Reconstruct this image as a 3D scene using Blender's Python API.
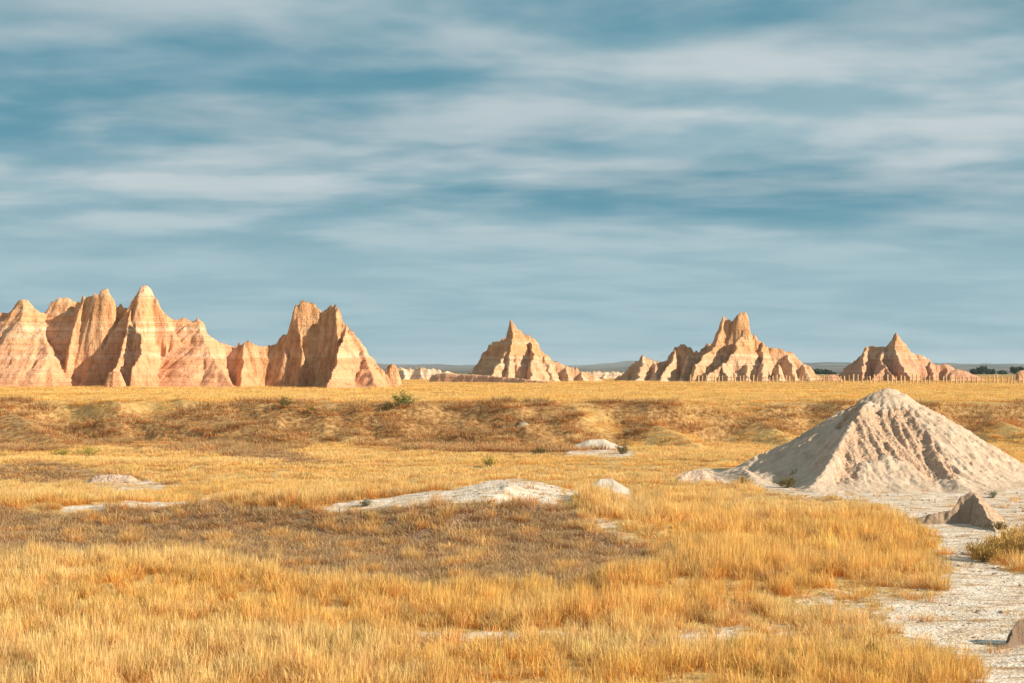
import bpy, math
import numpy as np
from math import radians, sin, cos, pi

# ------------------------------------------------------------------ camera, sky, sun, exposure
sc = bpy.context.scene
for o in list(bpy.data.objects):
    bpy.data.objects.remove(o, do_unlink=True)
COL = sc.collection
EYE = 5.0
F = 1024 * 50 / 36.0          # focal length in pixels
HY = 367.5                    # picture row of the true horizon
cam_d = bpy.data.cameras.new('camera')
cam_d.lens = 50; cam_d.sensor_width = 36; cam_d.clip_end = 60000; cam_d.clip_start = 0.1
cam_d.shift_y = (HY - 341.5) / 1024.0
cam = bpy.data.objects.new('camera', cam_d); COL.objects.link(cam)
cam.location = (0, 0, EYE); cam.rotation_euler = (pi / 2, 0, 0)
sc.camera = cam
sc.view_settings.view_transform = 'Standard'; sc.view_settings.look = 'None'
sc.view_settings.gamma = 1.0; sc.view_settings.use_curve_mapping = False
sc.view_settings.exposure = 0.74
SUN_AZ, SUN_EL = radians(24), radians(26)     # azimuth: to the right of the picture, turned towards the camera
TO_SUN = (cos(SUN_EL) * cos(SUN_AZ), -cos(SUN_EL) * sin(SUN_AZ), sin(SUN_EL))
sd = bpy.data.lights.new('sun', 'SUN'); sd.energy = 5.0; sd.angle = radians(0.6); sd.color = (1.0, 0.88, 0.69)
sun = bpy.data.objects.new('sun', sd); COL.objects.link(sun)
import mathutils
sun.rotation_euler = mathutils.Vector(TO_SUN).to_track_quat('Z', 'Y').to_euler()

w = bpy.data.worlds.new('World'); sc.world = w; w.use_nodes = True
nt = w.node_tree; nt.nodes.clear()
def N(t, ty, **kw):
    n = t.nodes.new(ty)
    for k, v in kw.items():
        if k.startswith('i_'): n.inputs[k[2:]].default_value = v
        else: setattr(n, k, v)
    return n
def L(t, a, b): t.links.new(a, b)
def MATH(t, op, a, b=None, clamp=False, c=None):
    n = t.nodes.new('ShaderNodeMath'); n.operation = op; n.use_clamp = clamp
    for i, v in enumerate((a, b, c)):
        if v is None: continue
        if hasattr(v, 'links'): t.links.new(v, n.inputs[i])
        else: n.inputs[i].default_value = v
    return n.outputs[0]
def SMOOTH(t, v, a, b):
    n = t.nodes.new('ShaderNodeMapRange'); n.interpolation_type = 'SMOOTHSTEP'
    t.links.new(v, n.inputs[0]); n.inputs[1].default_value = a; n.inputs[2].default_value = b
    return n.outputs[0]
def MIX(t, fac, a, b, mode='MIX'):
    n = t.nodes.new('ShaderNodeMix'); n.data_type = 'RGBA'; n.blend_type = mode
    for i, v in ((0, fac), (6, a), (7, b)):
        if hasattr(v, 'links'): t.links.new(v, n.inputs[i])
        elif i == 0: n.inputs[0].default_value = v
        else: n.inputs[i].default_value = tuple(v) + ((1,) if len(v) == 3 else ())
    return n.outputs[2]
def RAMP(t, v, stops, interp='LINEAR'):
    n = t.nodes.new('ShaderNodeValToRGB'); n.color_ramp.interpolation = interp
    el = n.color_ramp.elements
    while len(el) < len(stops): el.new(0.5)
    for e, (p, c) in zip(el, stops):
        e.position = p; e.color = tuple(c) + (1,)
    t.links.new(v, n.inputs[0]); return n.outputs[0]
def NOISE(t, vec, scale, detail=4, rough=0.55, dist=0.0):
    n = t.nodes.new('ShaderNodeTexNoise'); n.inputs['Scale'].default_value = scale
    n.inputs['Detail'].default_value = detail; n.inputs['Roughness'].default_value = rough
    n.inputs['Distortion'].default_value = dist
    if vec is not None: t.links.new(vec, n.inputs['Vector'])
    return n.outputs[0]
def MAPV(t, vec, scale=(1, 1, 1), loc=(0, 0, 0), rot=(0, 0, 0)):
    n = t.nodes.new('ShaderNodeMapping'); t.links.new(vec, n.inputs[0])
    n.inputs['Scale'].default_value = scale; n.inputs['Location'].default_value = loc; n.inputs['Rotation'].default_value = rot
    return n.outputs[0]

out = N(nt, 'ShaderNodeOutputWorld'); bg = N(nt, 'ShaderNodeBackground')
sky = N(nt, 'ShaderNodeTexSky', sky_type='NISHITA', sun_disc=False, sun_elevation=SUN_EL)
sky.sun_rotation = math.atan2(TO_SUN[0], TO_SUN[1])
sky.air_density = 1.0; sky.dust_density = 1.0; sky.ozone_density = 3.0
bg.inputs['Strength'].default_value = 0.080
tc = N(nt, 'ShaderNodeTexCoord'); sep = N(nt, 'ShaderNodeSeparateXYZ'); L(nt, tc.outputs['Generated'], sep.inputs[0])
zc = MATH(nt, 'MAXIMUM', sep.outputs[2], 0.0)
zz = MATH(nt, 'ADD', zc, 0.10)
cmb = N(nt, 'ShaderNodeCombineXYZ')
L(nt, MATH(nt, 'DIVIDE', sep.outputs[0], zz), cmb.inputs[0]); L(nt, MATH(nt, 'DIVIDE', sep.outputs[1], zz), cmb.inputs[1])
SKY_A, SKY_B = (-27.22, 7.58, -2.196), (9.1, 4.0, 2)
cl1 = NOISE(nt, MAPV(nt, cmb.outputs[0], (0.42, 0.62, 1), SKY_A, (0, 0, 0.05)), 1.0, 6, 0.48, 0.3)
cl2 = NOISE(nt, MAPV(nt, cmb.outputs[0], (1.5, 2.0, 1), SKY_B, (0, 0, -0.05)), 1.0, 4, 0.5, 0.15)
cl = MATH(nt, 'ADD', MATH(nt, 'MULTIPLY', cl1, 0.74), MATH(nt, 'MULTIPLY', cl2, 0.26))
cover = SMOOTH(nt, cl, 0.29, 0.57)
low = SMOOTH(nt, sep.outputs[2], 0.135, 0.062)
# blue of the open sky, the pale cloud sheet, and the even veil near the horizon
blue = MIX(nt, 1.0, sky.outputs[0], (0.34, 0.62, 0.66), 'MULTIPLY')
blue = MIX(nt, 0.9, blue, (0.14, 1.65, 2.40))
cloudc = MIX(nt, SMOOTH(nt, cl2, 0.36, 0.62), (2.25, 3.45, 3.95), (4.1, 4.65, 4.85))
veil = MIX(nt, SMOOTH(nt, cl2, 0.3, 0.7), (2.3, 3.55, 4.05), (2.75, 3.95, 4.4))
c = MIX(nt, cover, blue, cloudc)
c = MIX(nt, MATH(nt, 'MULTIPLY', low, 0.9), c, veil)
L(nt, c, bg.inputs[0]); L(nt, bg.outputs[0], out.inputs[0])

sc.render.engine = 'CYCLES'
sc.cycles.use_denoising = True
sc.cycles.max_bounces = 6; sc.cycles.diffuse_bounces = 3; sc.cycles.transmission_bounces = 3; sc.cycles.volume_bounces = 0

# ------------------------------------------------------------------ noise and helpers
_rs = np.random.RandomState(7)
_perm = np.tile(_rs.permutation(512), 3)
_g = _rs.uniform(0, 2 * pi, 512); _gx, _gy = np.cos(_g), np.sin(_g)
def perlin(x, y):
    x = np.asarray(x, float) + 1000.37; y = np.asarray(y, float) + 1000.71
    xi = np.floor(x).astype(np.int64); yi = np.floor(y).astype(np.int64)
    xf = x - xi; yf = y - yi
    u = xf * xf * xf * (xf * (xf * 6 - 15) + 10); v = yf * yf * yf * (yf * (yf * 6 - 15) + 10)
    def g(i, j, fx, fy):
        h = _perm[(_perm[i & 511] + j) & 511]
        return _gx[h] * fx + _gy[h] * fy
    a = g(xi, yi, xf, yf); b = g(xi + 1, yi, xf - 1, yf)
    c_ = g(xi, yi + 1, xf, yf - 1); d = g(xi + 1, yi + 1, xf - 1, yf - 1)
    return 1.5 * ((a + (b - a) * u) * (1 - v) + (c_ + (d - c_) * u) * v)
def fbm(x, y, o=4, gain=0.5):
    s = 0; a = 1; t = 0
    for i in range(o):
        s = s + a * perlin(x * 2 ** i + 17.3 * i, y * 2 ** i + 9.1 * i); t += a; a *= gain
    return s / t
def ridged(x, y, o=3):
    s = 0; a = 1; t = 0
    for i in range(o):
        s = s + a * (1 - np.abs(perlin(x * 2 ** i + 5.3 * i, y * 2 ** i + 3.7 * i)) * 2); t += a; a *= 0.5
    return s / t
def sst(a, b, v):
    t = np.clip((v - a) / (b - a), 0, 1); return t * t * (3 - 2 * t)

def mesh_obj(name, verts, faces, mat=None, parent=None, smooth=False, loc=(0, 0, 0), attrs=None):
    verts = np.asarray(verts, float) - np.asarray(loc, float)
    me = bpy.data.meshes.new(name)
    faces = np.asarray(faces)
    n = faces.shape[1]
    me.vertices.add(len(verts)); me.vertices.foreach_set('co', verts.astype(np.float32).ravel())
    me.loops.add(faces.size); me.loops.foreach_set('vertex_index', faces.astype(np.int32).ravel())
    me.polygons.add(len(faces)); me.polygons.foreach_set('loop_start', np.arange(0, faces.size, n, dtype=np.int32))
    me.polygons.foreach_set('loop_total', np.full(len(faces), n, dtype=np.int32))
    me.polygons.foreach_set('use_smooth', np.full(len(faces), smooth))
    me.update(calc_edges=True)
    if attrs:
        for k, v in attrs.items():
            if v.ndim == 1:
                a = me.attributes.new(k, 'FLOAT', 'POINT'); a.data.foreach_set('value', v.astype(np.float32))
            else:
                a = me.attributes.new(k, 'FLOAT_COLOR', 'POINT')
                a.data.foreach_set('color', np.c_[v, np.ones(len(v))].astype(np.float32).ravel())
    if mat: me.materials.append(mat)
    o = bpy.data.objects.new(name, me); COL.objects.link(o); o.location = loc
    if parent: o.parent = parent
    return o
def tag(o, label=None, cat=None, group=None, kind=None):
    if label: o['label'] = label
    if cat: o['category'] = cat
    if group: o['group'] = group
    if kind: o['kind'] = kind
    return o
def empty(name, loc, label, cat, group=None):
    o = bpy.data.objects.new(name, None); COL.objects.link(o); o.location = loc
    o.empty_display_size = 0.3
    return tag(o, label, cat, group)
def P(px, py, Y):                       # a point of the place seen at that picture row and column, Y metres away
    return ((px - 512) / F * Y, Y, EYE - (py - HY) / F * Y)

# ------------------------------------------------------------------ terrain height
def seg_ridge(X, Y, pts):
    """distance to a polyline and the height on it"""
    best = np.full(X.shape, 1e9); hz = np.zeros(X.shape); side = np.zeros(X.shape)
    for a, b in zip(pts[:-1], pts[1:]):
        ex, ey = b[0] - a[0], b[1] - a[1]; l2 = ex * ex + ey * ey + 1e-9
        t = np.clip(((X - a[0]) * ex + (Y - a[1]) * ey) / l2, 0, 1)
        d = np.hypot(X - a[0] - t * ex, Y - a[1] - t * ey)
        m = d < best
        best = np.where(m, d, best); hz = np.where(m, a[2] + t * (b[2] - a[2]), hz)
        side = np.where(m, np.sign(ex * (Y - a[1]) - ey * (X - a[0])), side)
    return best, hz, side

HUM = [P(-250, 506, 47), P(-60, 506, 47), P(60, 504, 48), P(200, 503, 48), P(330, 500, 47), P(380, 497, 47), P(450, 490, 47), P(500, 482, 47.5), P(535, 483, 47.3),
       P(560, 492, 46.5), P(600, 512, 44), P(645, 541, 40), P(665, 556, 37.5)]
# low grassy spurs that come down the bank towards the meadow
SPURS = [[P(530, 400, 101), P(590, 404, 96), P(640, 415, 91), P(692, 438, 84)],
         [P(690, 401, 99), P(735, 408, 95), P(765, 420, 90), P(790, 438, 85)],
         [P(120, 401, 100), P(190, 406, 95), P(260, 424, 89), P(330, 456, 81)],
         [P(-40, 401, 99), P(10, 410, 93), P(60, 440, 84)],
         [P(390, 401, 100), P(440, 408, 95), P(500, 434, 86)],
         [P(250, 401, 100), P(300, 406, 96), P(360, 425, 90)],
         [P(930, 401, 99), P(970, 408, 95), P(1030, 430, 87)]]
def hterr(X, Y):
    X = np.asarray(X, float); Y = np.asarray(Y, float)
    z = 0.16 * fbm(X / 9, Y / 7, 3) + 0.05 * fbm(X / 1.7, Y / 1.7, 3) - 0.05
    z = z + 0.3 * sst(55, 84, Y)
    # hummock with the clay crest in the middle distance
    m = (Y > 25) & (Y < 70) & (X < 12)
    if m.any():
        d, hz, side = seg_ridge(X[m], Y[m], HUM)
        front = Y[m] < 47.5
        wfront = 5.5 + 7.0 * sst(-6, 2, X[m]) * sst(9, 1, X[m])
        wd = np.where(side < 0, wfront, 5.0)
        b = hz * sst(1, 0, np.clip(d / wd, 0, 1)) + 0.10 * fbm(X[m] / 1.1, Y[m] / 1.1, 3) * sst(9, 2, d)
        zz_ = z[m]; z[m] = np.where(d < wd, np.maximum(zz_ * sst(0, 1, d / wd) + b, -0.3), zz_ + 0 * b)
    # low shelf at the left
    z = z + 0.55 * sst(0, 6, Y - 62 - 3 * perlin(X / 9, 3.3)) * sst(76, 66, Y) * sst(-8, -16, X) * 0.8
    # the long bank up to the plateau
    y0 = 88.5 + 3.5 * perlin(X / 17, 1.7) + 1.6 * perlin(X / 5, 8.2)
    wdt = 6.0 + 2 * perlin(X / 11, 5.5)
    t = (Y - y0) / wdt
    bank = sst(0, 1, t)
    gul = ridged((X * 0.85 + Y * 0.55) / 6.5, (Y - X * 0.2) / 14, 3)
    z = z + bank * 2.45 + 1.2 * (gul - 0.65) * sst(-0.15, 0.3, t) * sst(1.25, 0.7, t)
    z = z + 0.06 * fbm(X / 2.2, Y / 2.2, 2) * sst(80, 90, Y) * sst(120, 100, Y)
    for sp in SPURS:
        mm = (Y > 78) & (Y < 108)
        if mm.any():
            d, hz, side = seg_ridge(X[mm], Y[mm], sp)
            zz_ = z[mm]
            cand = hz - 0.10 - 0.42 * d * (1 + 0.3 * perlin(X[mm] / 1.5, Y[mm] / 1.5)) - 0.5 * sst(2.5, 6, d)
            w_ = sst(-0.25, 0.25, cand - zz_)
            z[mm] = zz_ * (1 - w_) + np.maximum(cand, zz_) * w_
    # plateau: gentle swells, dropping away far behind the buttes
    pl = sst(98, 125, Y)
    z = z + pl * 0.12 * fbm(X / 25, Y / 25, 2)
    z = z - 0.0 * pl
    far = sst(330, 1300, Y)
    z = z * (1 - far) - 1.0 * far
    r = np.hypot(X, Y)
    # rise behind the camera stays level, the hills stand far out
    hill = sst(2600, 5200, r) * (15 + 16 * perlin(X / 900, Y / 2400) + 13 * perlin(X / 260 + 3, Y / 1500) + 5 * perlin(X / 80, Y / 500))
    return z + hill
def ray(px, py):
    """where the line of sight through a picture point first meets the ground"""
    Y = np.concatenate([np.arange(15, 130, 0.1), np.arange(130, 400, 1.0)])
    X = (px - 512) / F * Y; Z = EYE - (py - HY) / F * Y
    h = hterr(X, Y); k = np.argmax(h >= Z)
    if h[k] < Z[k]: k = len(Y) - 1
    return X[k], Y[k]
def ground_at(px, py):
    x, y = ray(px, py); return x, y, float(hterr(np.array([x]), np.array([y]))[0])
def poly_sd(X, Y, poly):
    """signed distance (metres, inside positive) to a ground polygon"""
    inside = np.zeros(X.shape, bool); d = np.full(X.shape, 1e9)
    n = len(poly)
    for i in range(n):
        x1, y1 = poly[i]; x2, y2 = poly[(i + 1) % n]
        c_ = ((y1 > Y) != (y2 > Y)) & (X < (x2 - x1) * (Y - y1) / (y2 - y1 + 1e-12) + x1)
        inside ^= c_
        ex, ey = x2 - x1, y2 - y1; t = np.clip(((X - x1) * ex + (Y - y1) * ey) / (ex * ex + ey * ey + 1e-9), 0, 1)
        d = np.minimum(d, np.hypot(X - x1 - t * ex, Y - y1 - t * ey))
    return np.where(inside, d, -d)
def mask(X, Y, regions):
    """regions: (picture polygon, edge softness m, edge wander m, strength)"""
    m = np.zeros(X.shape)
    for pts, soft, wander, s in regions:
        poly = [ray(*p) for p in pts]
        ax = np.array(poly)
        bb = (X > ax[:, 0].min() - 4) & (X < ax[:, 0].max() + 4) & (Y > ax[:, 1].min() - 4) & (Y < ax[:, 1].max() + 4)
        if not bb.any(): continue
        x, y = X[bb], Y[bb]
        sdv = poly_sd(x, y, poly) + wander * fbm(x / (wander * 2.2), y / (wander * 3.0), 4)
        m[bb] = np.maximum(m[bb], s * sst(-soft, soft, sdv))
    return m
CLAY = [
    ([(868, 497), (930, 489), (1040, 488), (1120, 492), (1120, 560), (1060, 533), (1010, 531), (985, 548), (978, 560), (1024, 572), (1110, 590), (1110, 760), (985, 760), (972, 690), (952, 662), (900, 640),
      (880, 628), (905, 612), (938, 592), (945, 565), (936, 545), (915, 528), (885, 512)], 0.35, 0.9, 1.0),
    ([(640, 638), (700, 628), (760, 620), (830, 608), (900, 594), (925, 575), (938, 560), (950, 575), (925, 600), (880, 618), (800, 634), (720, 645), (650, 648)], 0.5, 1.2, 0.55),
    ([(700, 640), (790, 602), (890, 575), (940, 545), (975, 552), (968, 600), (930, 640), (900, 655), (800, 655)], 0.6, 1.6, 0.42),
    ([(720, 492), (800, 496), (880, 500), (890, 520), (820, 512), (740, 504)], 0.5, 1.2, 0.42),
    ([(560, 506), (640, 503), (628, 486), (570, 489)], 0.2, 0.4, 0.7), ([(562, 458), (640, 458), (630, 446), (570, 446)], 0.3, 0.5, 0.6),
    ([(80, 492), (168, 494), (165, 482), (85, 480)], 0.2, 0.4, 0.6),
    ([(340, 636), (460, 631), (600, 634), (600, 640), (460, 642), (340, 641)], 0.3, 0.5, 0.7),
    ([(300, 513), (340, 503), (380, 499), (450, 490), (480, 482), (520, 478), (548, 484), (562, 495), (556, 504), (520, 503), (450, 504), (400, 507), (350, 512)], 0.10, 0.22, 1.0),
    ([(556, 498), (585, 508), (620, 524), (655, 545), (640, 552), (605, 538), (578, 522), (552, 508)], 0.3, 0.9, 0.50),
    ([(540, 555), (600, 548), (660, 548), (650, 560), (600, 570), (530, 573)], 0.4, 0.7, 0.35),
    ([(60, 509), (150, 502), (200, 499), (270, 494), (272, 499), (200, 503), (120, 508), (60, 513)], 0.1, 0.25, 0.85),
    ([(720, 470), (780, 470), (860, 482), (950, 482), (1060, 478), (1060, 500), (860, 500), (760, 488), (700, 480)], 0.3, 0.7, 0.8),
    ([(670, 475), (700, 468), (730, 470), (740, 482), (690, 484)], 0.3, 0.5, 0.6),
    ([(745, 488), (860, 485), (880, 492), (800, 500)], 0.3, 0.6, 0.5),
    ([(495, 428), (520, 420), (545, 428), (520, 434)], 0.4, 0.8, 0.45),
    ([(770, 418), (850, 424), (850, 428), (790, 426)], 0.4, 0.8, 0.4),
]
SCRUB = [
    ([(-120, 508), (60, 512), (200, 505), (330, 512), (450, 504), (560, 505), (600, 530), (655, 552), (640, 574), (560, 590), (450, 590), (390, 588), (330, 584), (260, 572), (190, 560), (90, 560), (-120, 566)], 0.6, 1.4, 1.0),
    ([(210, 440), (300, 455), (330, 462), (290, 466), (230, 456)], 0.6, 1.0, 0.7),
    ([(90, 470), (150, 478), (170, 485), (110, 480), (40, 486), (-30, 470), (30, 462)], 0.5, 1.0, 0.6),
]
BANK = [
    ([(-120, 402), (60, 402), (120, 408), (200, 402), (300, 402), (400, 402), (480, 402), (550, 406), (640, 440), (600, 452), (540, 456), (400, 452), (330, 444), (250, 458), (170, 454), (100, 446), (40, 452), (-120, 458)], 1.2, 3.0, 1.0),
    ([(575, 402), (640, 402), (690, 420), (700, 438), (640, 438)], 0.8, 1.5, 1.0),
    ([(690, 406), (860, 404), (1100, 402), (1100, 440), (960, 436), (860, 440), (700, 440)], 0.8, 2.0, 0.9),
]

# ------------------------------------------------------------------ materials
def new_mat(name, rough=0.9):
    m = bpy.data.materials.new(name); m.use_nodes = True
    t = m.node_tree; b = t.nodes['Principled BSDF']
    b.inputs['Roughness'].default_value = rough
    b.inputs['Specular IOR Level'].default_value = 0.15
    return m, t, b
def BUMP(t, b, h, strength, dist):
    n = t.nodes.new('ShaderNodeBump'); n.inputs['Strength'].default_value = strength; n.inputs['Distance'].default_value = dist
    t.links.new(h, n.inputs['Height']); t.links.new(n.outputs[0], b.inputs['Normal'])
def ATTR(t, name, ty='GEOMETRY'):
    n = t.nodes.new('ShaderNodeAttribute'); n.attribute_name = name; n.attribute_type = ty; return n

def ground_material():
    m, t, b = new_mat('prairie_ground', 0.95)
    pos = N(t, 'ShaderNodeNewGeometry').outputs['Position']
    clay = ATTR(t, 'clay').outputs['Fac']; scrub = ATTR(t, 'scrub').outputs['Fac']; bank = ATTR(t, 'bank').outputs['Fac']; fld = ATTR(t, 'field').outputs['Fac']
    n1 = NOISE(t, pos, 0.35, 5, 0.6); n2 = NOISE(t, pos, 3.0, 5, 0.6); n3 = NOISE(t, pos, 14.0, 3, 0.6)
    straw = MIX(t, SMOOTH(t, n2, 0.35, 0.65), (0.34, 0.19, 0.06), (0.60, 0.40, 0.16))
    straw = MIX(t, SMOOTH(t, n1, 0.4, 0.65), straw, (0.54, 0.34, 0.13))
    scr = MIX(t, SMOOTH(t, n3, 0.42, 0.66), (0.17, 0.105, 0.065), (0.38, 0.26, 0.17))
    bk = MIX(t, SMOOTH(t, n2, 0.40, 0.62), (0.26, 0.125, 0.045), (0.48, 0.29, 0.12))
    cc = MIX(t, SMOOTH(t, NOISE(t, MAPV(t, pos, (0.6, 1.6, 1)), 1.2, 6, 0.65), 0.36, 0.62), (0.56, 0.425, 0.30), (0.70, 0.61, 0.52))
    cc = MIX(t, SMOOTH(t, NOISE(t, MAPV(t, pos, (0.4, 1.3, 1)), 2.3, 5, 0.7), 0.52, 0.64), cc, (0.38, 0.24, 0.13))
    cc = MIX(t, SMOOTH(t, n3, 0.60, 0.72), cc, (0.28, 0.19, 0.12))
    c_ = MIX(t, bank, straw, bk); c_ = MIX(t, scrub, c_, scr)
    cm = MATH(t, 'ADD', clay, MATH(t, 'MULTIPLY', MATH(t, 'SUBTRACT', n2, 0.5), 0.9))
    c_ = MIX(t, SMOOTH(t, cm, 0.35, 0.60), c_, cc)
    # the far plain: pasture, darker scrub and hill slopes
    nf = NOISE(t, MAPV(t, pos, (0.004, 0.009, 0.03)), 1.0, 6, 0.6)
    farc = MIX(t, SMOOTH(t, nf, 0.42, 0.58), (0.02, 0.035, 0.03), (0.17, 0.125, 0.08))
    farc = MIX(t, SMOOTH(t, fld, 0.5, 1.0), (0.36, 0.23, 0.10), farc)
    c_ = MIX(t, SMOOTH(t, fld, 0.0, 0.5), c_, farc)
    L(t, c_, b.inputs['Base Color'])
    v = N(t, 'ShaderNodeTexVoronoi', feature='DISTANCE_TO_EDGE'); v.inputs['Scale'].default_value = 7.0; L(t, pos, v.inputs['Vector'])
    crack = SMOOTH(t, v.outputs['Distance'], 0.0, 0.06)
    BUMP(t, b, MATH(t, 'ADD', MATH(t, 'ADD', n2, MATH(t, 'MULTIPLY', n3, 0.5)), MATH(t, 'MULTIPLY', crack, 0.05)), 1.0, 0.13)
    return m

def butte_material(name, bands, rough_col, dust, scale=1.0, rill=3.0, bump=0.35):
    m, t, b = new_mat(name, 0.95)
    tcn = N(t, 'ShaderNodeTexCoord'); pos = tcn.outputs['Object']
    tone = ATTR(t, 'tone').outputs['Fac']; hgt = ATTR(t, 'hgt').outputs['Fac']
    wob = NOISE(t, MAPV(t, pos, (0.12, 0.12, 0.3)), 1.0, 3, 0.5)
    z = MATH(t, 'ADD', hgt, MATH(t, 'MULTIPLY', MATH(t, 'SUBTRACT', wob, 0.5), 0.09))
    c_ = RAMP(t, z, bands)
    # thin hard ledges, paler or darker than their neighbours
    thin = NOISE(t, MAPV(t, pos, (0.02, 0.02, 2.4 * scale)), 1.0, 4, 0.7)
    c_ = MIX(t, MATH(t, 'MULTIPLY', SMOOTH(t, thin, 0.55, 0.60), 0.60), c_, (0.70, 0.50, 0.34))
    c_ = MIX(t, MATH(t, 'MULTIPLY', SMOOTH(t, thin, 0.46, 0.41), 0.50), c_, (0.44, 0.22, 0.11))
    g1 = NOISE(t, MAPV(t, pos, (1.3, 1.3, 0.5)), 1.0 * scale, 6, 0.65)
    g2 = NOISE(t, MAPV(t, pos, (1, 1, 0.6)), 4.5 * scale, 4, 0.65)
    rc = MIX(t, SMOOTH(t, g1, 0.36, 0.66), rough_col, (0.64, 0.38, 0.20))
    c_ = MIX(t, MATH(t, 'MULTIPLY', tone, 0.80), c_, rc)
    c_ = MIX(t, MATH(t, 'MULTIPLY', SMOOTH(t, g2, 0.48, 0.68), 0.22), c_, dust)
    c_ = MIX(t, MATH(t, 'MULTIPLY', SMOOTH(t, g1, 0.52, 0.34), 0.55), c_, (0.36, 0.16, 0.065))
    L(t, c_, b.inputs['Base Color'])
    h = MATH(t, 'ADD', MATH(t, 'MULTIPLY', g1, 0.6), MATH(t, 'ADD', MATH(t, 'MULTIPLY', g2, 0.35), MATH(t, 'MULTIPLY', thin, 0.40)))
    BUMP(t, b, h, 0.9, bump)
    return m

# ------------------------------------------------------------------ eroded landforms
FOOT = []                                   # footprints, so that no grass grows on bare clay
def landform(name, label, cat, ridges, mat, res, base, apron=0.8, rill=0.35, rfreq=0.8, lumps=0.15, terrace=0.12, tper=1.3, margin=4.0, kind=None, group=None, seed=0, smooth=True, top=None, foot=None, tonepoly=None):
    """ridges: list of dict(p=[(px,py,Y)...], kl, kr, tone, jag): crest lines with a slope to either side.
       The surface is the highest of all slopes, cut by gullies that run away from every crest."""
    R = []
    for r in ridges:
        pts = [P(*q) for q in r['p']]
        ddx, ddy = pts[-1][0] - pts[0][0], pts[-1][1] - pts[0][1]
        # spurs that run towards the viewer list their slopes as (left in view, right in view)
        kk = (r.get('kr', 1.8), r.get('kl', 1.8)) if (ddy < 0 and -ddy > 0.7 * abs(ddx)) else (r.get('kl', 1.8), r.get('kr', 1.8))
        R.append((pts, kk[0], kk[1], r.get('tone', 0.0), r.get('rill', 1.0), r.get('jag', 0.0), r.get('cap')))
    allp = np.array([q for r in R for q in r[0]])
    x0, x1 = allp[:, 0].min() - margin, allp[:, 0].max() + margin
    y0, y1 = allp[:, 1].min() - margin, allp[:, 1].max() + margin
    nx, ny = int((x1 - x0) / res) + 1, int((y1 - y0) / res) + 1
    X, Y = np.meshgrid(np.linspace(x0, x1, nx), np.linspace(y0, y1, ny))
    wx = X + 0.35 * rill * fbm(X * rfreq * 0.9 + seed, Y * rfreq * 0.9, 3) * 2
    wy = Y + 0.35 * rill * fbm(X * rfreq * 0.9 + 40 + seed, Y * rfreq * 0.9, 3) * 2
    H = np.full(X.shape, -50.0); T = np.zeros(X.shape); D = np.zeros(X.shape)
    for ri, (pts, kl, kr, tone, rl, jag, cap) in enumerate(R):
        s0 = 0.0
        bd = np.full(X.shape, 1e9); bz = np.zeros(X.shape); bs = np.zeros(X.shape); bk = np.zeros(X.shape)
        bh = np.full(X.shape, -1e9)
        for si, (a, b) in enumerate(zip(pts[:-1], pts[1:])):
            ex, ey = b[0] - a[0], b[1] - a[1]; l2 = ex * ex + ey * ey + 1e-9; ln = math.sqrt(l2)
            t = np.clip(((wx - a[0]) * ex + (wy - a[1]) * ey) / l2, 0, 1)
            dx, dy = wx - a[0] - t * ex, wy - a[1] - t * ey
            d = np.hypot(dx, dy)
            side = ex * dy - ey * dx
            k = kr + (kl - kr) * sst(-0.5, 0.5, side / (ln * np.maximum(d, 0.05)))
            if cap:
                al = np.abs(ex * dx + ey * dy) / (ln * np.maximum(d, 0.05))
                k = k + (cap - k) * np.where((t <= 0) | (t >= 1), al, 0)
            zr = a[2] + t * (b[2] - a[2])
            h = zr - k * d
            m_ = h > bh
            bh = np.where(m_, h, bh); bd = np.where(m_, d, bd); bk = np.where(m_, k, bk)
            ang = np.arctan2(dx, dy + 1e-9)
            bs = np.where(m_, s0 + t * ln + 1.2 * ang, bs)
            s0 += ln
        g = ridged(bs * rfreq + 31 * ri + seed, bd * 0.12 + 7 * ri, 3)
        bh = bh + rl * rill * (g - 0.75) * sst(0.15, 1.6, bd) * np.minimum(1, 0.5 + bd * 0.15)
        if jag: bh = bh + jag * fbm(wx * 1.7 + 3 * ri, wy * 1.7, 3) * sst(3, 0, bd)
        m_ = bh > H
        blend = sst(-0.25, 0.25, bh - H)
        T = T * (1 - blend) + tone * blend
        H = np.maximum(H, bh); D = np.where(m_, bd, D)
    g0 = hterr(X, Y)
    rel = H - g0
    if foot:
        fl = ridged(X * foot[2] + seed + 0.3 * fbm(X, Y, 2), Y * foot[2] * 0.25, 3)
        rel = rel - foot[1] * (0.72 - fl) * sst(0.0, 0.8, rel) * sst(foot[0] * 1.15, foot[0] * 0.8, rel) * sst(0.3, 1.6, D)
    # apron of slumped clay at the foot
    rel = np.where(rel < apron, apron * np.exp(np.clip((rel - apron) / apron, -20, 0)), rel) 
    rel = rel - (0.16 * apron + 0.10) * np.exp(-np.clip(rel, 0, 50) / max(0.35, apron))
    rel = rel + (0.35 * lumps * fbm(X / 0.22 + seed, Y / 0.22, 3) * sst(0.0, 0.5, rel) if res < 0.1 else 0) + lumps * fbm(X / 0.9 + seed, Y / 0.9, 4) * sst(0.0, 1.2, rel) + lumps * 1.6 * fbm(X / 3.1 + seed, Y / 3.1, 2) * sst(0.3, 2.0, rel) * 0.6
    rel = rel + terrace * np.sin(rel / tper * 2 * pi + 1.5 * perlin(X / 9 + seed, Y / 9)) * sst(0.5, 1.5, rel) * 0.6 \
              + 0.5 * terrace * np.sin(rel / tper * 2 * pi * 2.7 + 2) * sst(0.5, 1.5, rel) * 0.5
    Z = g0 + rel
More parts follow.
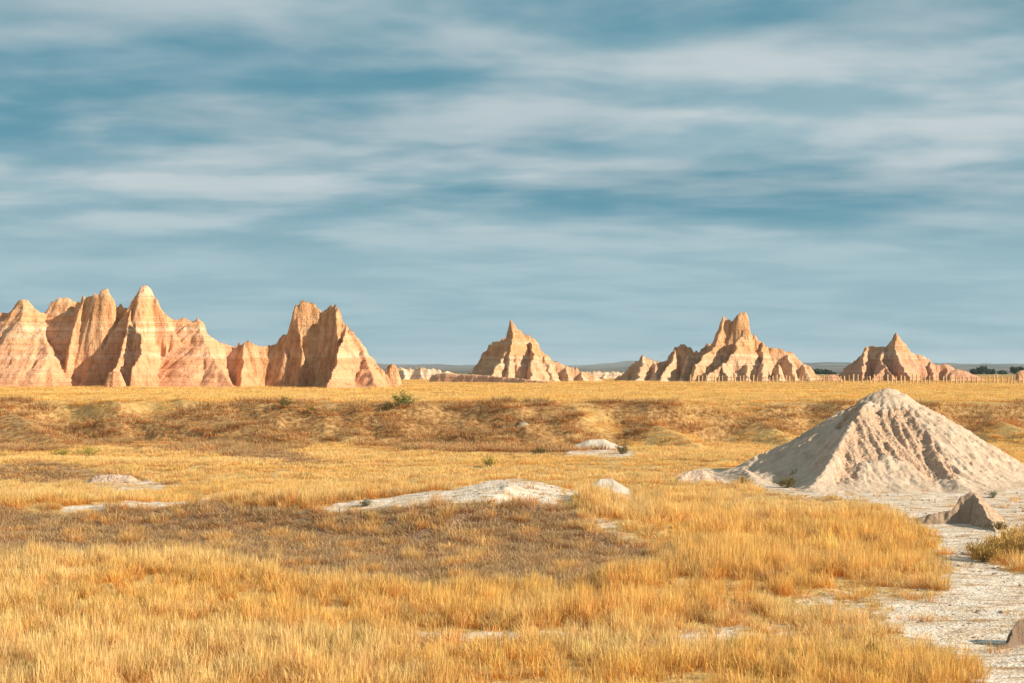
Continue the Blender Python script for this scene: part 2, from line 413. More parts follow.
    if tonepoly:
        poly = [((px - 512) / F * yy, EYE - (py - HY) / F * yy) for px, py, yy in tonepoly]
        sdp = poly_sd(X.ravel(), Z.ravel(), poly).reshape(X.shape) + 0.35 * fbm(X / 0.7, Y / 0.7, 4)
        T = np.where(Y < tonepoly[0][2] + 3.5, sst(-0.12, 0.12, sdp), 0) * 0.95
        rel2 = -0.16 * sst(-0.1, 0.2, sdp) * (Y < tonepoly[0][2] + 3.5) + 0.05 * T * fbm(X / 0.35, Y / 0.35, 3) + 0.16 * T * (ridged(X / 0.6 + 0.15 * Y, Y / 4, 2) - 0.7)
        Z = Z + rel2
    V = np.c_[X.ravel(), Y.ravel(), Z.ravel()]
    idx = np.arange(nx * ny).reshape(ny, nx)
    q = np.c_[idx[:-1, :-1].ravel(), idx[:-1, 1:].ravel(), idx[1:, 1:].ravel(), idx[1:, :-1].ravel()]
    keep = (rel.ravel()[q] > -0.06).any(axis=1)
    q = q[keep]
    used = np.unique(q); mp = np.full(nx * ny, -1); mp[used] = np.arange(len(used)); q = mp[q]; V = V[used]
    T = T.ravel()[used]
    hh = (rel.ravel()[used]) / (top or max(1e-3, rel.max()))
    bx, by = allp[:, 0].mean(), allp[:, 1].mean(); bz = float(hterr(np.array([bx]), np.array([by]))[0])
    o = mesh_obj(name, V, q, mat, smooth=smooth, loc=(bx, by, bz), attrs={'tone': T, 'hgt': np.clip(hh, 0, 1)})
    if kind: tag(o, label, None, group, kind)
    else: tag(o, label, cat, group)
    FOOT.append((x0, y0, x1, y1, nx, ny, rel))
    return o
def on_landform(X, Y):
    r = np.full(X.shape, -1.0)
    for x0, y0, x1, y1, nx, ny, rel in FOOT:
        i = np.round((X - x0) / (x1 - x0) * (nx - 1)).astype(int); j = np.round((Y - y0) / (y1 - y0) * (ny - 1)).astype(int)
        ok = (i >= 0) & (i < nx) & (j >= 0) & (j < ny)
        r[ok] = np.maximum(r[ok], rel[j[ok], i[ok]])
    return r

# ------------------------------------------------------------------ the ground sheet
def build_ground():
    a_in = np.radians(np.linspace(-30, 30, 760)); a_out = np.radians(np.linspace(30, 330, 76))[1:-1]
    ang = np.concatenate([a_in, a_out])
    rr = [0.5, 3, 6, 9, 11, 13, 15]
    while rr[-1] < 125: rr.append(rr[-1] * 1.0052)
    while rr[-1] < 300: rr.append(rr[-1] * 1.012)
    while rr[-1] < 9000: rr.append(rr[-1] * 1.035)
    rr = np.array(rr)
    A, Rr = np.meshgrid(ang, rr)
    X, Y = Rr * np.sin(A), Rr * np.cos(A)
    Xf, Yf = X.ravel(), Y.ravel()
    Z = hterr(Xf, Yf)
    near = (Yf > 12) & (Yf < 130) & (np.abs(Xf) < 70)
    at = {}
    for k, reg in (('clay', CLAY), ('scrub', SCRUB), ('bank', BANK)):
        m = np.zeros(Xf.shape); m[near] = mask(Xf[near], Yf[near], reg); at[k] = m
    at['field'] = 0.5 * sst(215, 330, Yf) + 0.5 * sst(900, 1800, np.hypot(Xf, Yf))
    nr, na = len(rr), len(ang)
    idx = np.arange(nr * na).reshape(nr, na); nxt = np.roll(idx, -1, axis=1)
    q = np.c_[idx[:-1].ravel(), nxt[:-1].ravel(), nxt[1:].ravel(), idx[1:].ravel()][:, ::-1]
    o = mesh_obj('ground', np.c_[Xf, Yf, Z], q, ground_material(), smooth=True, attrs=at)
    tag(o, 'dry prairie floor of straw, grey scrub and pale clay running out to low hills', kind='structure')
    return o
build_ground()

# ------------------------------------------------------------------ buttes
B_LEFT = [(0.0, (0.66, 0.36, 0.21)), (0.16, (0.72, 0.43, 0.27)), (0.27, (0.72, 0.42, 0.26)), (0.30, (0.78, 0.55, 0.40)), (0.33, (0.74, 0.46, 0.30)), (0.42, (0.70, 0.43, 0.26)), (0.50, (0.74, 0.52, 0.36)), (0.535, (0.66, 0.40, 0.24)), (0.55, (0.80, 0.66, 0.52)), (0.575, (0.76, 0.56, 0.40)),
          (0.60, (0.68, 0.43, 0.25)), (0.72, (0.66, 0.40, 0.22)), (0.84, (0.70, 0.47, 0.29)), (0.93, (0.76, 0.60, 0.45)), (1.0, (0.78, 0.66, 0.52))]
B_MID = [(0.0, (0.74, 0.60, 0.48)), (0.12, (0.70, 0.52, 0.38)), (0.20, (0.66, 0.48, 0.36)), (0.27, (0.78, 0.63, 0.50)), (0.33, (0.60, 0.42, 0.30)), (0.35, (0.80, 0.64, 0.50)), (0.38, (0.70, 0.42, 0.25)), (0.55, (0.70, 0.44, 0.26)), (0.62, (0.73, 0.52, 0.36)),
         (0.68, (0.64, 0.38, 0.21)), (0.85, (0.68, 0.44, 0.26)), (1.0, (0.72, 0.55, 0.38))]
B_RIGHT = [(0.0, (0.62, 0.38, 0.26)), (0.25, (0.62, 0.38, 0.27)), (0.40, (0.60, 0.40, 0.28)), (0.48, (0.66, 0.50, 0.36)), (0.60, (0.60, 0.42, 0.26)), (0.70, (0.60, 0.40, 0.24)), (0.78, (0.64, 0.40, 0.22)), (1.0, (0.60, 0.36, 0.20))]
B_PALE = [(0.0, (0.74, 0.60, 0.50)), (0.5, (0.76, 0.64, 0.54)), (0.8, (0.74, 0.60, 0.46)), (1.0, (0.66, 0.42, 0.27))]
B_RED = [(0.0, (0.56, 0.31, 0.20)), (0.6, (0.58, 0.34, 0.22)), (0.80, (0.62, 0.40, 0.26)), (0.9, (0.76, 0.62, 0.46)), (1.0, (0.76, 0.62, 0.46))]
def deepen(bs, k=(0.90, 0.80, 0.66)): return [(p, tuple(a * b for a, b in zip(c, k))) for p, c in bs]
B_LEFT, B_MID, B_PALE = deepen(B_LEFT, (1.08, 0.87, 0.74)), deepen(B_MID, (0.93, 0.76, 0.62)), deepen(B_PALE, (0.86, 0.76, 0.66))
B_RIGHT, B_RED = deepen(B_RIGHT, (0.86, 0.72, 0.64)), deepen(B_RED, (1.1, 1.02, 0.95))
m_left = butte_material('banded_pink_rock', B_LEFT, (0.40, 0.19, 0.07), (0.78, 0.58, 0.44), 1.0, bump=0.8)
m_mid = butte_material('cream_footed_rock', B_MID, (0.50, 0.26, 0.12), (0.66, 0.48, 0.33), 0.9, bump=0.9)
m_right = butte_material('dusty_red_rock', B_RIGHT, (0.46, 0.26, 0.15), (0.66, 0.50, 0.36), 0.9, bump=0.6)
m_pale = butte_material('pale_cliff_rock', B_PALE, (0.46, 0.26, 0.15), (0.76, 0.66, 0.54), 0.8, bump=0.6)
m_red = butte_material('capped_red_rock', B_RED, (0.46, 0.26, 0.15), (0.62, 0.42, 0.30), 0.8, bump=0.5)

landform('rock_ridge', 'long jagged pink and cream rock ridge with banded peaks filling the left skyline', 'rock ridge', [
    # far-left block
    dict(p=[(-90, 318, 176), (-50, 300, 175), (-25, 312, 175), (0, 312, 174), (9, 314, 174), (17, 303, 173.5), (22, 298, 173), (27, 299, 173), (34, 307, 173), (46, 314, 174), (52, 302, 175), (60, 297, 175), (69, 297, 175), (78, 304, 174.5)], kl=2.2, kr=1.5, tone=0.15),
    dict(p=[(24, 298, 173), (22, 318, 170.5), (16, 345, 167), (8, 384, 162)], kl=1.0, kr=0.9, tone=0.0, rill=0.5),
    dict(p=[(34, 308, 173), (42, 330, 170), (50, 352, 166), (54, 384, 162)], kl=0.7, kr=4.5, tone=0.0, rill=0.5),
    dict(p=[(-30, 312, 175), (-34, 345, 168), (-40, 384, 162)], kl=2.0, kr=1.6, tone=0.0),
    # second block, whose face holds the shadow
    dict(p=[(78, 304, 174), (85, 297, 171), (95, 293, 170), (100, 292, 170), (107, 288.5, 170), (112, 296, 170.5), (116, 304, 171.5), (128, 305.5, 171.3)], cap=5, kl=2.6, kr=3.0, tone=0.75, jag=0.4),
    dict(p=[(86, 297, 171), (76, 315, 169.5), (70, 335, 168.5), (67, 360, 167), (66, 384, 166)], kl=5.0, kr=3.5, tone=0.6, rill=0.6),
    # the tall fin
    dict(p=[(129, 308, 172), (133, 300, 171), (138, 292, 170), (141, 287, 170), (146, 284.5, 170), (150, 288, 170), (155, 302, 171), (162, 312, 171.5), (172, 318, 172), (180, 319, 172), (184, 317, 172), (190, 321, 172), (197, 317, 171.5), (202, 322, 171.5),
             (206, 333, 172), (214, 338, 172), (222, 343, 173), (238, 346, 173)], cap=7, kl=2.4, kr=1.55, tone=0.0),
    dict(cap=7, p=[(132, 304, 170.6), (129, 312, 168.2), (127, 328, 166.2), (122, 348, 163.5), (115, 368, 161), (106, 386, 158.5)], kl=7, kr=1.25, tone=0.05, rill=0.6),
    dict(p=[(133, 320, 166.6), (141, 338, 163), (141, 352, 161), (133, 366, 159.5)], kl=6, kr=2.4, tone=0.45, rill=0.5),
    dict(p=[(197, 318, 171.5), (205, 340, 168), (218, 365, 164), (234, 386, 160)], kl=0.75, kr=1.5, tone=0.1, rill=0.6),
    # saddle and castle
    dict(p=[(236, 346, 173), (243, 342, 172), (250, 340, 172), (257, 344, 172.5), (268, 344, 173), (276, 343, 173), (282, 337, 172.5), (288, 333, 172)], kl=2.6, kr=2.6, tone=0.9, jag=0.5),
    dict(p=[(246, 341, 172), (243, 360, 169.5), (240, 385, 166)], kl=2.4, kr=2.2, tone=0.5),
    dict(p=[(288, 336, 173), (292, 314, 172.5), (294, 306, 172), (297, 303, 172), (304, 301.5, 172), (312, 302.5, 172), (318, 305.5, 172), (322, 309.5, 172), (326, 307, 171.5), (331, 304.5, 171), (336, 304.5, 170.5), (341, 311, 170.3), (346, 325, 170), (353, 330, 169.5),
             (358, 339, 169), (364, 350, 169), (373, 361, 168.5), (384, 371, 168), (396, 384, 167.5)], cap=9, kl=7, kr=4.0, tone=0.85, jag=0.45),
    dict(cap=9, p=[(296, 305, 172), (299, 325, 171), (302, 345, 170), (300, 366, 169), (296, 384, 168)], kl=8, kr=4.5, tone=0.95, jag=0.3),
    dict(p=[(336, 305, 170.5), (337, 318, 169.0), (338, 334, 168.2)], kl=8.0, kr=4.5, tone=0.95, jag=0.2, rill=0.5),
    dict(p=[(347, 327, 170), (343, 336, 168), (339, 345, 166.5), (336, 360, 163.5), (332, 374, 160.5), (325, 387, 157.5)], kl=8, kr=1.20, tone=0.0, rill=0.45),
    dict(p=[(362, 347, 169), (368, 365, 165), (376, 386, 160)], kl=1.0, kr=1.3, tone=0.0, rill=0.5),
], m_left, 0.13, 0, apron=0.9, rill=0.55, rfreq=0.55, lumps=0.16, terrace=0.16, tper=1.4, top=12.3)

landform('boulder', 'small rounded pink boulder at the foot of the tall fin beside the shadowed face', 'boulder', [
    dict(p=[(106, 380, 157), (109, 372, 156.6), (114, 370.5, 156.4), (120, 371, 156.4), (123, 377, 156.8)], kl=2.6, kr=2.6, tone=0.35),
], m_left, 0.07, 0, apron=0.25, rill=0.15, rfreq=1.6, lumps=0.10, terrace=0.03, margin=1.5, top=6, seed=3)
landform('rock_outcrop', 'short dark orange rock knob at the right foot of the left ridge', 'rock knob', [
    dict(p=[(383, 376, 176), (387, 366, 175.6), (391, 363.5, 175.5), (396, 365, 175.5), (398, 374, 175.8)], kl=3.0, kr=3.0, tone=1.0, jag=0.15),
], m_left, 0.09, 0, apron=0.3, rill=0.2, rfreq=1.3, lumps=0.12, terrace=0.04, margin=1.5, top=6, seed=4)
landform('rock_cliff', 'low chalky white gullied cliff between the left ridge and the reddish bench', 'cliff', [
    dict(p=[(372, 371, 262), (392, 368, 262), (402, 366.6, 262), (412, 367.5, 262), (424, 367, 261), (433, 368, 261), (440, 370, 261), (447, 375, 261), (452, 381, 261)], kl=2.4, kr=2.4, tone=0.0, jag=0.4),
    dict(p=[(404, 367, 262), (403, 382, 258)], kl=2.2, kr=2.2), dict(p=[(420, 368, 262), (423, 383, 257)], kl=2.2, kr=2.2), dict(p=[(434, 369, 262), (437, 383, 257)], kl=2.2, kr=2.2),
], m_pale, 0.2, 0, apron=0.5, rill=1.3, rfreq=0.45, lumps=0.25, terrace=0.1, margin=3, seed=5)
landform('rock_bench', 'low reddish rock bench with a flat pale cap in front of the lone spire butte', 'rock bench', [
    dict(p=[(432, 374.5, 222), (438, 373, 221), (446, 372.6, 220), (456, 373.6, 219), (480, 374.5, 216), (505, 376.8, 212), (530, 379, 208), (550, 381.5, 205)], kl=1.8, kr=1.9, tone=0.0),
    dict(p=[(438, 373, 221.5), (447, 370.5, 223), (456, 373, 224), (470, 376, 224)], kl=1.8, kr=1.8, tone=0.0),
], m_red, 0.16, 0, apron=0.25, rill=0.5, rfreq=0.6, lumps=0.10, terrace=0.02, margin=3, seed=6)

landform('butte', 'lone pointed orange and cream butte with a sharp curled tip, behind the reddish bench', 'butte', [
    dict(p=[(458, 380, 234), (466, 375, 234), (474, 366, 234), (482, 355, 234), (489, 346, 233.5), (495, 341, 233), (501, 337.5, 232.5), (506, 336.5, 232), (508.5, 330, 231.2), (511, 322.5, 230.5), (512.5, 321, 230), (515, 324, 230), (519, 329, 230), (525, 334, 230.5), (531, 337, 231),
             (536, 338.5, 231), (540, 348, 231), (545, 354, 231), (551, 358, 231), (558, 361.5, 231), (566, 365, 231), (575, 368, 231), (585, 371.5, 231), (596, 376, 231), (604, 381, 231)], kl=2.4, kr=2.6, tone=0.35, jag=0.3),
    dict(p=[(512.5, 321.5, 230), (512.5, 332, 229), (511, 341, 227), (502, 356, 224), (494, 369, 220), (487, 384, 215)], kl=6, kr=1.3, tone=0.05, rill=0.5),
    dict(p=[(512, 338, 227.5), (512, 348, 224.5), (510, 366, 221), (506, 384, 217)], kl=1.5, kr=5, tone=0.05, rill=0.6),
    dict(p=[(530, 340, 230), (531, 348, 227), (533, 353, 224.5), (531, 368, 221.5), (530, 384, 218)], kl=6, kr=1.4, tone=0.25, rill=0.6),
    dict(p=[(545, 356, 231), (550, 368, 227), (556, 384, 221)], kl=1.2, kr=1.4, tone=0.0),
    dict(p=[(566, 366, 231), (571, 384, 225)], kl=1.8, kr=2.0), dict(p=[(582, 371, 231), (586, 385, 226)], kl=2.0, kr=2.0),
], m_mid, 0.16, 0, apron=0.7, rill=0.9, rfreq=0.5, lumps=0.2, terrace=0.22, tper=1.9, top=10.5, seed=11, foot=(3.2, 0.7, 0.85))

landform('rock_cliff', 'low pale pink cliff in the gap between the lone butte and the twin-horned butte', 'cliff', [
    dict(p=[(572, 372, 283), (580, 371, 283), (600, 371, 282), (614, 371.5, 282), (628, 372, 282), (645, 371, 282)], kl=2.4, kr=2.4, tone=0.0, jag=0.25),
    dict(p=[(588, 371.5, 283), (588, 381, 279)], kl=2.2, kr=2.2), dict(p=[(604, 371.5, 283), (606, 381, 278)], kl=2.2, kr=2.2), dict(p=[(620, 372, 283), (621, 381, 278)], kl=2.2, kr=2.2),
], m_pale, 0.2, 0, apron=0.5, rill=1.1, rfreq=0.4, lumps=0.2, terrace=0.08, margin=3, seed=8)

landform('butte', 'largest lone butte, with a twin-horned summit and a fluted cream foot', 'butte', [
    dict(p=[(612, 380, 244), (621, 374, 244), (629, 368, 244), (636, 360, 244), (641, 356, 244), (645, 355, 244), (649, 357, 244), (655, 360, 244), (662, 361, 245), (667, 357, 245), (671, 350, 245), (674, 347, 245), (679, 347, 245), (684, 344, 245), (688, 347, 245), (694, 350, 245), (698, 350.5, 245),
             (704, 347, 245), (708, 344, 244.5), (713, 347, 244), (716, 340, 243), (718.5, 330, 242.5), (721, 319, 242), (723, 315.5, 242), (727, 318, 242), (732, 321, 242), (735, 317, 241.5), (737, 314, 241), (740, 312.5, 241), (745, 312, 241), (748, 315, 241), (749.5, 325, 241), (753, 333, 241),
             (760, 341, 241.5), (766, 346, 242), (774, 347, 242), (783, 349, 242), (789, 352, 242), (795, 357, 242), (803, 362, 242), (813, 369, 242), (826, 379, 242)], cap=6, kl=3.6, kr=2.6, tone=0.6, jag=0.35),
    dict(p=[(722, 316, 242), (720, 332, 240.5), (716, 346, 239), (706, 354, 237), (697, 362, 235), (690, 382, 229)], kl=2.6, kr=2.4, tone=0.45),
    dict(p=[(742, 314, 241.3), (742, 326, 240.2), (740, 337, 238.8)], kl=7, kr=5, tone=0.5, rill=0.4, cap=6),
    dict(p=[(741, 335, 238.8), (739, 339, 238.0), (734, 350, 235.5), (727, 360, 233), (722, 365, 231), (730, 384, 225)], kl=6, kr=1.2, tone=0.0, rill=0.45),
    dict(p=[(722, 365, 231), (712, 370, 229), (703, 384, 226)], kl=2.4, kr=2.0, tone=0.0),
    dict(p=[(762, 342, 241), (764, 358, 236), (762, 368, 231), (765, 384, 225)], kl=2.2, kr=1.8, tone=0.1),
    dict(p=[(786, 352, 242), (790, 366, 237), (798, 384, 230)], kl=1.9, kr=1.7, tone=0.1),
    dict(p=[(746, 362, 234), (746, 384, 225)], kl=2.2, kr=2.2), dict(p=[(778, 364, 234), (781, 384, 226)], kl=2.2, kr=2.2),
    dict(p=[(675, 347, 245), (670, 362, 240), (664, 372, 236), (660, 384, 230)], kl=2.6, kr=2.0, tone=0.2),
    dict(p=[(690, 349, 245), (686, 364, 240), (680, 384, 231)], kl=2.4, kr=2.2, tone=0.3),
    dict(p=[(643, 356, 244), (640, 370, 240), (634, 384, 234)], kl=1.7, kr=1.6, tone=0.2),
    dict(p=[(656, 361, 244), (656, 384, 234)], kl=1.6, kr=1.6, tone=0.1), dict(p=[(803, 363, 242), (811, 384, 233)], kl=1.5, kr=1.5),
], m_mid, 0.16, 0, apron=0.8, rill=1.0, rfreq=0.5, lumps=0.22, terrace=0.22, tper=1.9, top=12.0, seed=21, foot=(4.4, 0.75, 0.85))

landform('mound', 'tiny smooth pink dome in the gap left of the rightmost butte', 'mound', [
    dict(p=[(821, 380, 236), (826, 375.5, 236), (832, 374, 236), (838, 375.5, 236), (843, 380, 236)], kl=1.2, kr=1.2, tone=0.0, rill=0.4),
], m_right, 0.14, 0, apron=0.3, rill=0.3, rfreq=0.7, lumps=0.05, terrace=0.02, margin=3, seed=9, top=8)
landform('butte', 'rightmost butte, squat and dusky with a flat shoulder and small pyramid summit', 'butte', [
    dict(p=[(826, 380, 252), (838, 373, 252), (850, 365, 252), (857, 358, 252), (863, 353, 252), (865, 346.5, 252), (872, 346, 252), (880, 346.5, 252), (886, 346.5, 251.5), (890, 342, 251), (894, 337, 250.5), (897, 333, 250), (900, 337, 250), (904, 343, 250), (909, 351, 250.5),
             (916, 353, 251), (925, 357, 251), (932, 361, 251), (938, 365, 251), (944, 362, 251), (950, 364, 251), (955, 371, 251), (960, 380, 251)], kl=2.0, kr=1.8, tone=0.35, jag=0.25),
    dict(p=[(897, 333.5, 250), (894, 347, 248), (897, 358, 244), (905, 370, 239), (915, 385, 233)], kl=5, kr=1.3, tone=0.1, rill=0.5),
    dict(p=[(866, 347, 252), (863, 362, 247), (862, 384, 239)], kl=1.8, kr=2.2, tone=0.2),
    dict(p=[(884, 347, 251), (880, 360, 246), (886, 368, 240), (893, 376, 236), (901, 385, 232)], kl=2.2, kr=1.4, tone=0.0, rill=0.5),
    dict(p=[(886, 367.5, 240), (880, 370, 239), (874, 378, 237), (869, 385, 235)], kl=2.0, kr=2.0, tone=0.0),
    dict(p=[(930, 360, 251), (933, 372, 246), (935, 385, 240)], kl=1.9, kr=1.7, tone=0.05),
    dict(p=[(947, 366, 251), (946, 376, 247), (944, 385, 243)], kl=2.0, kr=2.0, tone=0.4),
], m_right, 0.16, 0, apron=0.6, rill=0.8, rfreq=0.5, lumps=0.18, terrace=0.22, tper=1.9, top=9.3, seed=31)
landform('mound', 'low pink cone of clay against the right foot of the rightmost butte', 'mound', [
    dict(p=[(940, 382, 238), (946, 375, 238), (952, 371, 238), (957, 369.5, 238), (966, 371, 238), (976, 375, 238), (990, 382, 238)], kl=1.5, kr=1.5, tone=0.0),
    dict(p=[(953, 372.5, 238), (949, 378, 235), (947, 386, 232)], kl=2.2, kr=1.4, tone=0.0),
], m_right, 0.14, 0, apron=0.4, rill=0.5, rfreq=0.6, lumps=0.1, terrace=0.05, margin=3, seed=12, top=7)
landform('mound', 'small dark-sided red mound cut off by the right edge of the picture', 'mound', [
    dict(p=[(1008, 382, 240), (1013, 375, 240), (1018, 371, 240), (1024, 370, 240), (1034, 371, 240), (1050, 382, 240)], kl=1.6, kr=1.6, tone=0.3),
    dict(p=[(1020, 373.5, 240), (1016, 386, 234)], kl=2.2, kr=1.5, tone=0.1),
], m_right, 0.14, 0, apron=0.4, rill=0.5, rfreq=0.6, lumps=0.1, terrace=0.05, margin=3, seed=14, top=7)

# ------------------------------------------------------------------ pale clay mounds in the meadow
def clay_material(name, base, pink, grey, nod=9.0):
    m, t, b = new_mat(name, 0.95)
    pos = N(t, 'ShaderNodeTexCoord').outputs['Object']
    tone = ATTR(t, 'tone').outputs['Fac']
    n1 = NOISE(t, pos, 1.3, 5, 0.6); n2 = NOISE(t, pos, nod, 4, 0.65)
    v = N(t, 'ShaderNodeTexVoronoi'); v.inputs['Scale'].default_value = nod * 0.8; L(t, pos, v.inputs['Vector'])
    c_ = MIX(t, SMOOTH(t, n1, 0.4, 0.65), base, grey)
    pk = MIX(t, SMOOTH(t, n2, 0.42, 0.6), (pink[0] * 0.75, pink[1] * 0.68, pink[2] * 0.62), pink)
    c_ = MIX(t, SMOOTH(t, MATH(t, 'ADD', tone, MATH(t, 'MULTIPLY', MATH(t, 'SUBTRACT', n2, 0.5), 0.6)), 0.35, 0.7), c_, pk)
    c_ = MIX(t, MATH(t, 'MULTIPLY', SMOOTH(t, n2, 0.60, 0.72), 0.25), c_, (0.30, 0.23, 0.18))
    L(t, c_, b.inputs['Base Color'])
    h = MATH(t, 'ADD', MATH(t, 'MULTIPLY', n2, 0.8), MATH(t, 'MULTIPLY', v.outputs['Distance'], MATH(t, 'MULTIPLY', tone, 0.8)))
    BUMP(t, b, h, 0.8, 0.10)
    return m
m_clay = clay_material('pale_clay', (0.52, 0.395, 0.295), (0.52, 0.365, 0.26), (0.42, 0.31, 0.225))
m_brown = clay_material('brown_clay', (0.31, 0.215, 0.145), (0.46, 0.34, 0.245), (0.34, 0.25, 0.175))
m_clod_shaded = clay_material('shaded_clod_clay', (0.22, 0.15, 0.105), (0.30, 0.21, 0.15), (0.26, 0.19, 0.14), 30.0)  # whole clod darkened: the shadow on its left face is put into the colour
m_white = clay_material('white_clay', (0.54, 0.465, 0.385), (0.54, 0.41, 0.32), (0.44, 0.375, 0.31))

landform('clay_mound', 'big pale cone-shaped clay mound with a pink eroded face, standing in the meadow at right', 'clay mound', [
    dict(p=[(716, 478, 66), (735, 466, 66), (757, 454, 66), (790, 440, 66), (818, 427, 66), (845, 408, 66), (860, 400, 66), (872, 393, 66), (879, 390, 66), (884, 388.5, 66), (890, 388.5, 66), (896, 390, 66), (902, 394, 66), (909, 400, 66), (918, 407, 66), (930, 418, 66), (950, 432, 66),
             (976, 446, 66), (1000, 458, 66), (1030, 468, 66), (1075, 480, 66)], kl=0.66, kr=0.56, tone=0.0, rill=0.9),
    dict(p=[(868, 400, 65), (858, 412, 63.6), (846, 432, 62), (832, 456, 60.2), (812, 486, 57.6)], kl=0.85, kr=0.55, tone=0.0, rill=0.7),
    dict(p=[(916, 407, 65), (926, 430, 62.8), (940, 455, 60.6), (962, 486, 58)], kl=0.75, kr=0.55, tone=0.0, rill=0.8),
    dict(p=[(727, 473, 65.5), (745, 468, 64), (752, 476, 61.5)], kl=0.8, kr=0.7, tone=0.6, rill=1.0),
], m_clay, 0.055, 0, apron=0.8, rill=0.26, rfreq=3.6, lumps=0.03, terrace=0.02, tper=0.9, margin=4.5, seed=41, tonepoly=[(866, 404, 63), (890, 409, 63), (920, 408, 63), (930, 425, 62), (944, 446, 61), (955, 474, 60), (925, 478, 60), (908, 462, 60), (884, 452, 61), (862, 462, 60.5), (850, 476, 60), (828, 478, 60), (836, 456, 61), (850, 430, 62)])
landform('dirt_mound', 'small steep brown dirt mound with a dark left face on the pale wash at right', 'dirt mound', [
    dict(p=[(918, 516, 46), (930, 512, 46), (944, 510, 46), (953, 508, 46), (958, 503, 46.2), (963, 495, 46.3), (969, 492, 46.3), (976, 492.5, 46.3), (983, 497, 46.3), (992, 506, 46.3), (1002, 513, 46.2), (1013, 523, 46), (1022, 532, 46)], kl=1.5, kr=1.5, tone=0.2),
    dict(p=[(974, 493, 46.3), (981, 505, 45.4), (990, 518, 44.4), (998, 532, 43.3)], kl=2.6, kr=0.8, tone=0.9, rill=0.7),
], m_brown, 0.03, 0, apron=0.10, rill=0.14, rfreq=3.5, lumps=0.05, terrace=0.02, tper=0.3, margin=1.2, seed=51)
landform('clod', 'rough brown clod on the grey wash at the bottom right edge', 'clod', [
    dict(p=[(998, 642, 25.9), (1009, 638, 26.0), (1013, 624, 26.3), (1018, 619, 26.4), (1028, 617, 26.5), (1036, 620, 26.5), (1050, 636, 26.4)], kl=2.4, kr=2.4, tone=0.3),
], m_clod_shaded, 0.015, 0, apron=0.05, rill=0.05, rfreq=7, lumps=0.03, terrace=0.01, tper=0.12, margin=0.6, seed=52)
landform('clay_outcrop', 'small grey-white clay hump in golden grass just right of the long pale crest', 'clay outcrop', [
    dict(p=[(572, 492, 57.5), (588, 484, 57.5), (600, 478.5, 57.5), (612, 478, 57.5), (622, 484, 57.5), (628, 491, 57.5)], kl=0.6, kr=0.55, tone=0.0),
], m_white, 0.04, 0, apron=0.12, rill=0.10, rfreq=2, lumps=0.05, terrace=0.01, margin=1.6, seed=53)
landform('clay_outcrop', 'white clay hump at the foot of the bank below the skyline gap', 'clay outcrop', [
    dict(p=[(566, 452, 84), (578, 443, 84), (590, 439, 84), (603, 438.5, 84), (618, 444, 84), (634, 451, 84)], kl=0.45, kr=0.5, tone=0.0),
], m_white, 0.06, 0, apron=0.15, rill=0.12, rfreq=1.5, lumps=0.06, terrace=0.01, margin=2, seed=54)
landform('clay_outcrop', 'pinkish white clay cutbank in brown grass near the left edge', 'clay outcrop', [
    dict(p=[(82, 482, 62), (95, 475, 62), (110, 473, 62), (130, 474, 62), (140, 480, 62), (148, 477, 62), (157, 480, 62), (164, 488, 61.5)], kl=0.5, kr=0.75, tone=0.75),
], m_white, 0.05, 0, apron=0.12, rill=0.16, rfreq=2, lumps=0.06, terrace=0.01, margin=1.8, seed=55)
landform('clay_outcrop', 'low crumbling pinkish clay lump left of the big cone mound', 'clay outcrop', [
    dict(p=[(674, 481, 62), (682, 475, 62), (690, 470, 62.4), (702, 468.5, 62.4), (712, 473, 62.4), (722, 478, 62)], kl=0.6, kr=0.7, tone=0.7),
], m_white, 0.05, 0, apron=0.12, rill=0.16, rfreq=2, lumps=0.06, terrace=0.01, margin=1.6, seed=56)

# ------------------------------------------------------------------ grass
def grass_material(name):
    m, t, b = new_mat(name, 0.75)
    col = ATTR(t, 'col', 'INSTANCER').outputs['Color']
    sh = ATTR(t, 'tint').outputs['Fac']
    c_ = MIX(t, sh, MIX(t, 1.0, col, (0.78, 0.70, 0.58), 'MULTIPLY'), MIX(t, 0.22, col, (0.80, 0.62, 0.36)))
    al = ATTR(t, 'along').outputs['Fac']       # bleached tips, ochre stems
    c_ = MIX(t, SMOOTH(t, al, 0.05, 0.9), MIX(t, 1.0, c_, (0.84, 0.58, 0.36), 'MULTIPLY'), MIX(t, 0.20, c_, (0.97, 0.80, 0.44)))
    L(t, c_, b.inputs['Base Color'])
    tr = N(t, 'ShaderNodeBsdfTranslucent'); L(t, c_, tr.inputs[0])
    mx = N(t, 'ShaderNodeMixShader'); mx.inputs[0].default_value = 0.38
    L(t, b.outputs[0], mx.inputs[1]); L(t, tr.outputs[0], mx.inputs[2])
    L(t, mx.outputs[0], t.nodes['Material Output'].inputs[0])
    return m
m_grass = grass_material('dry_grass_blade')
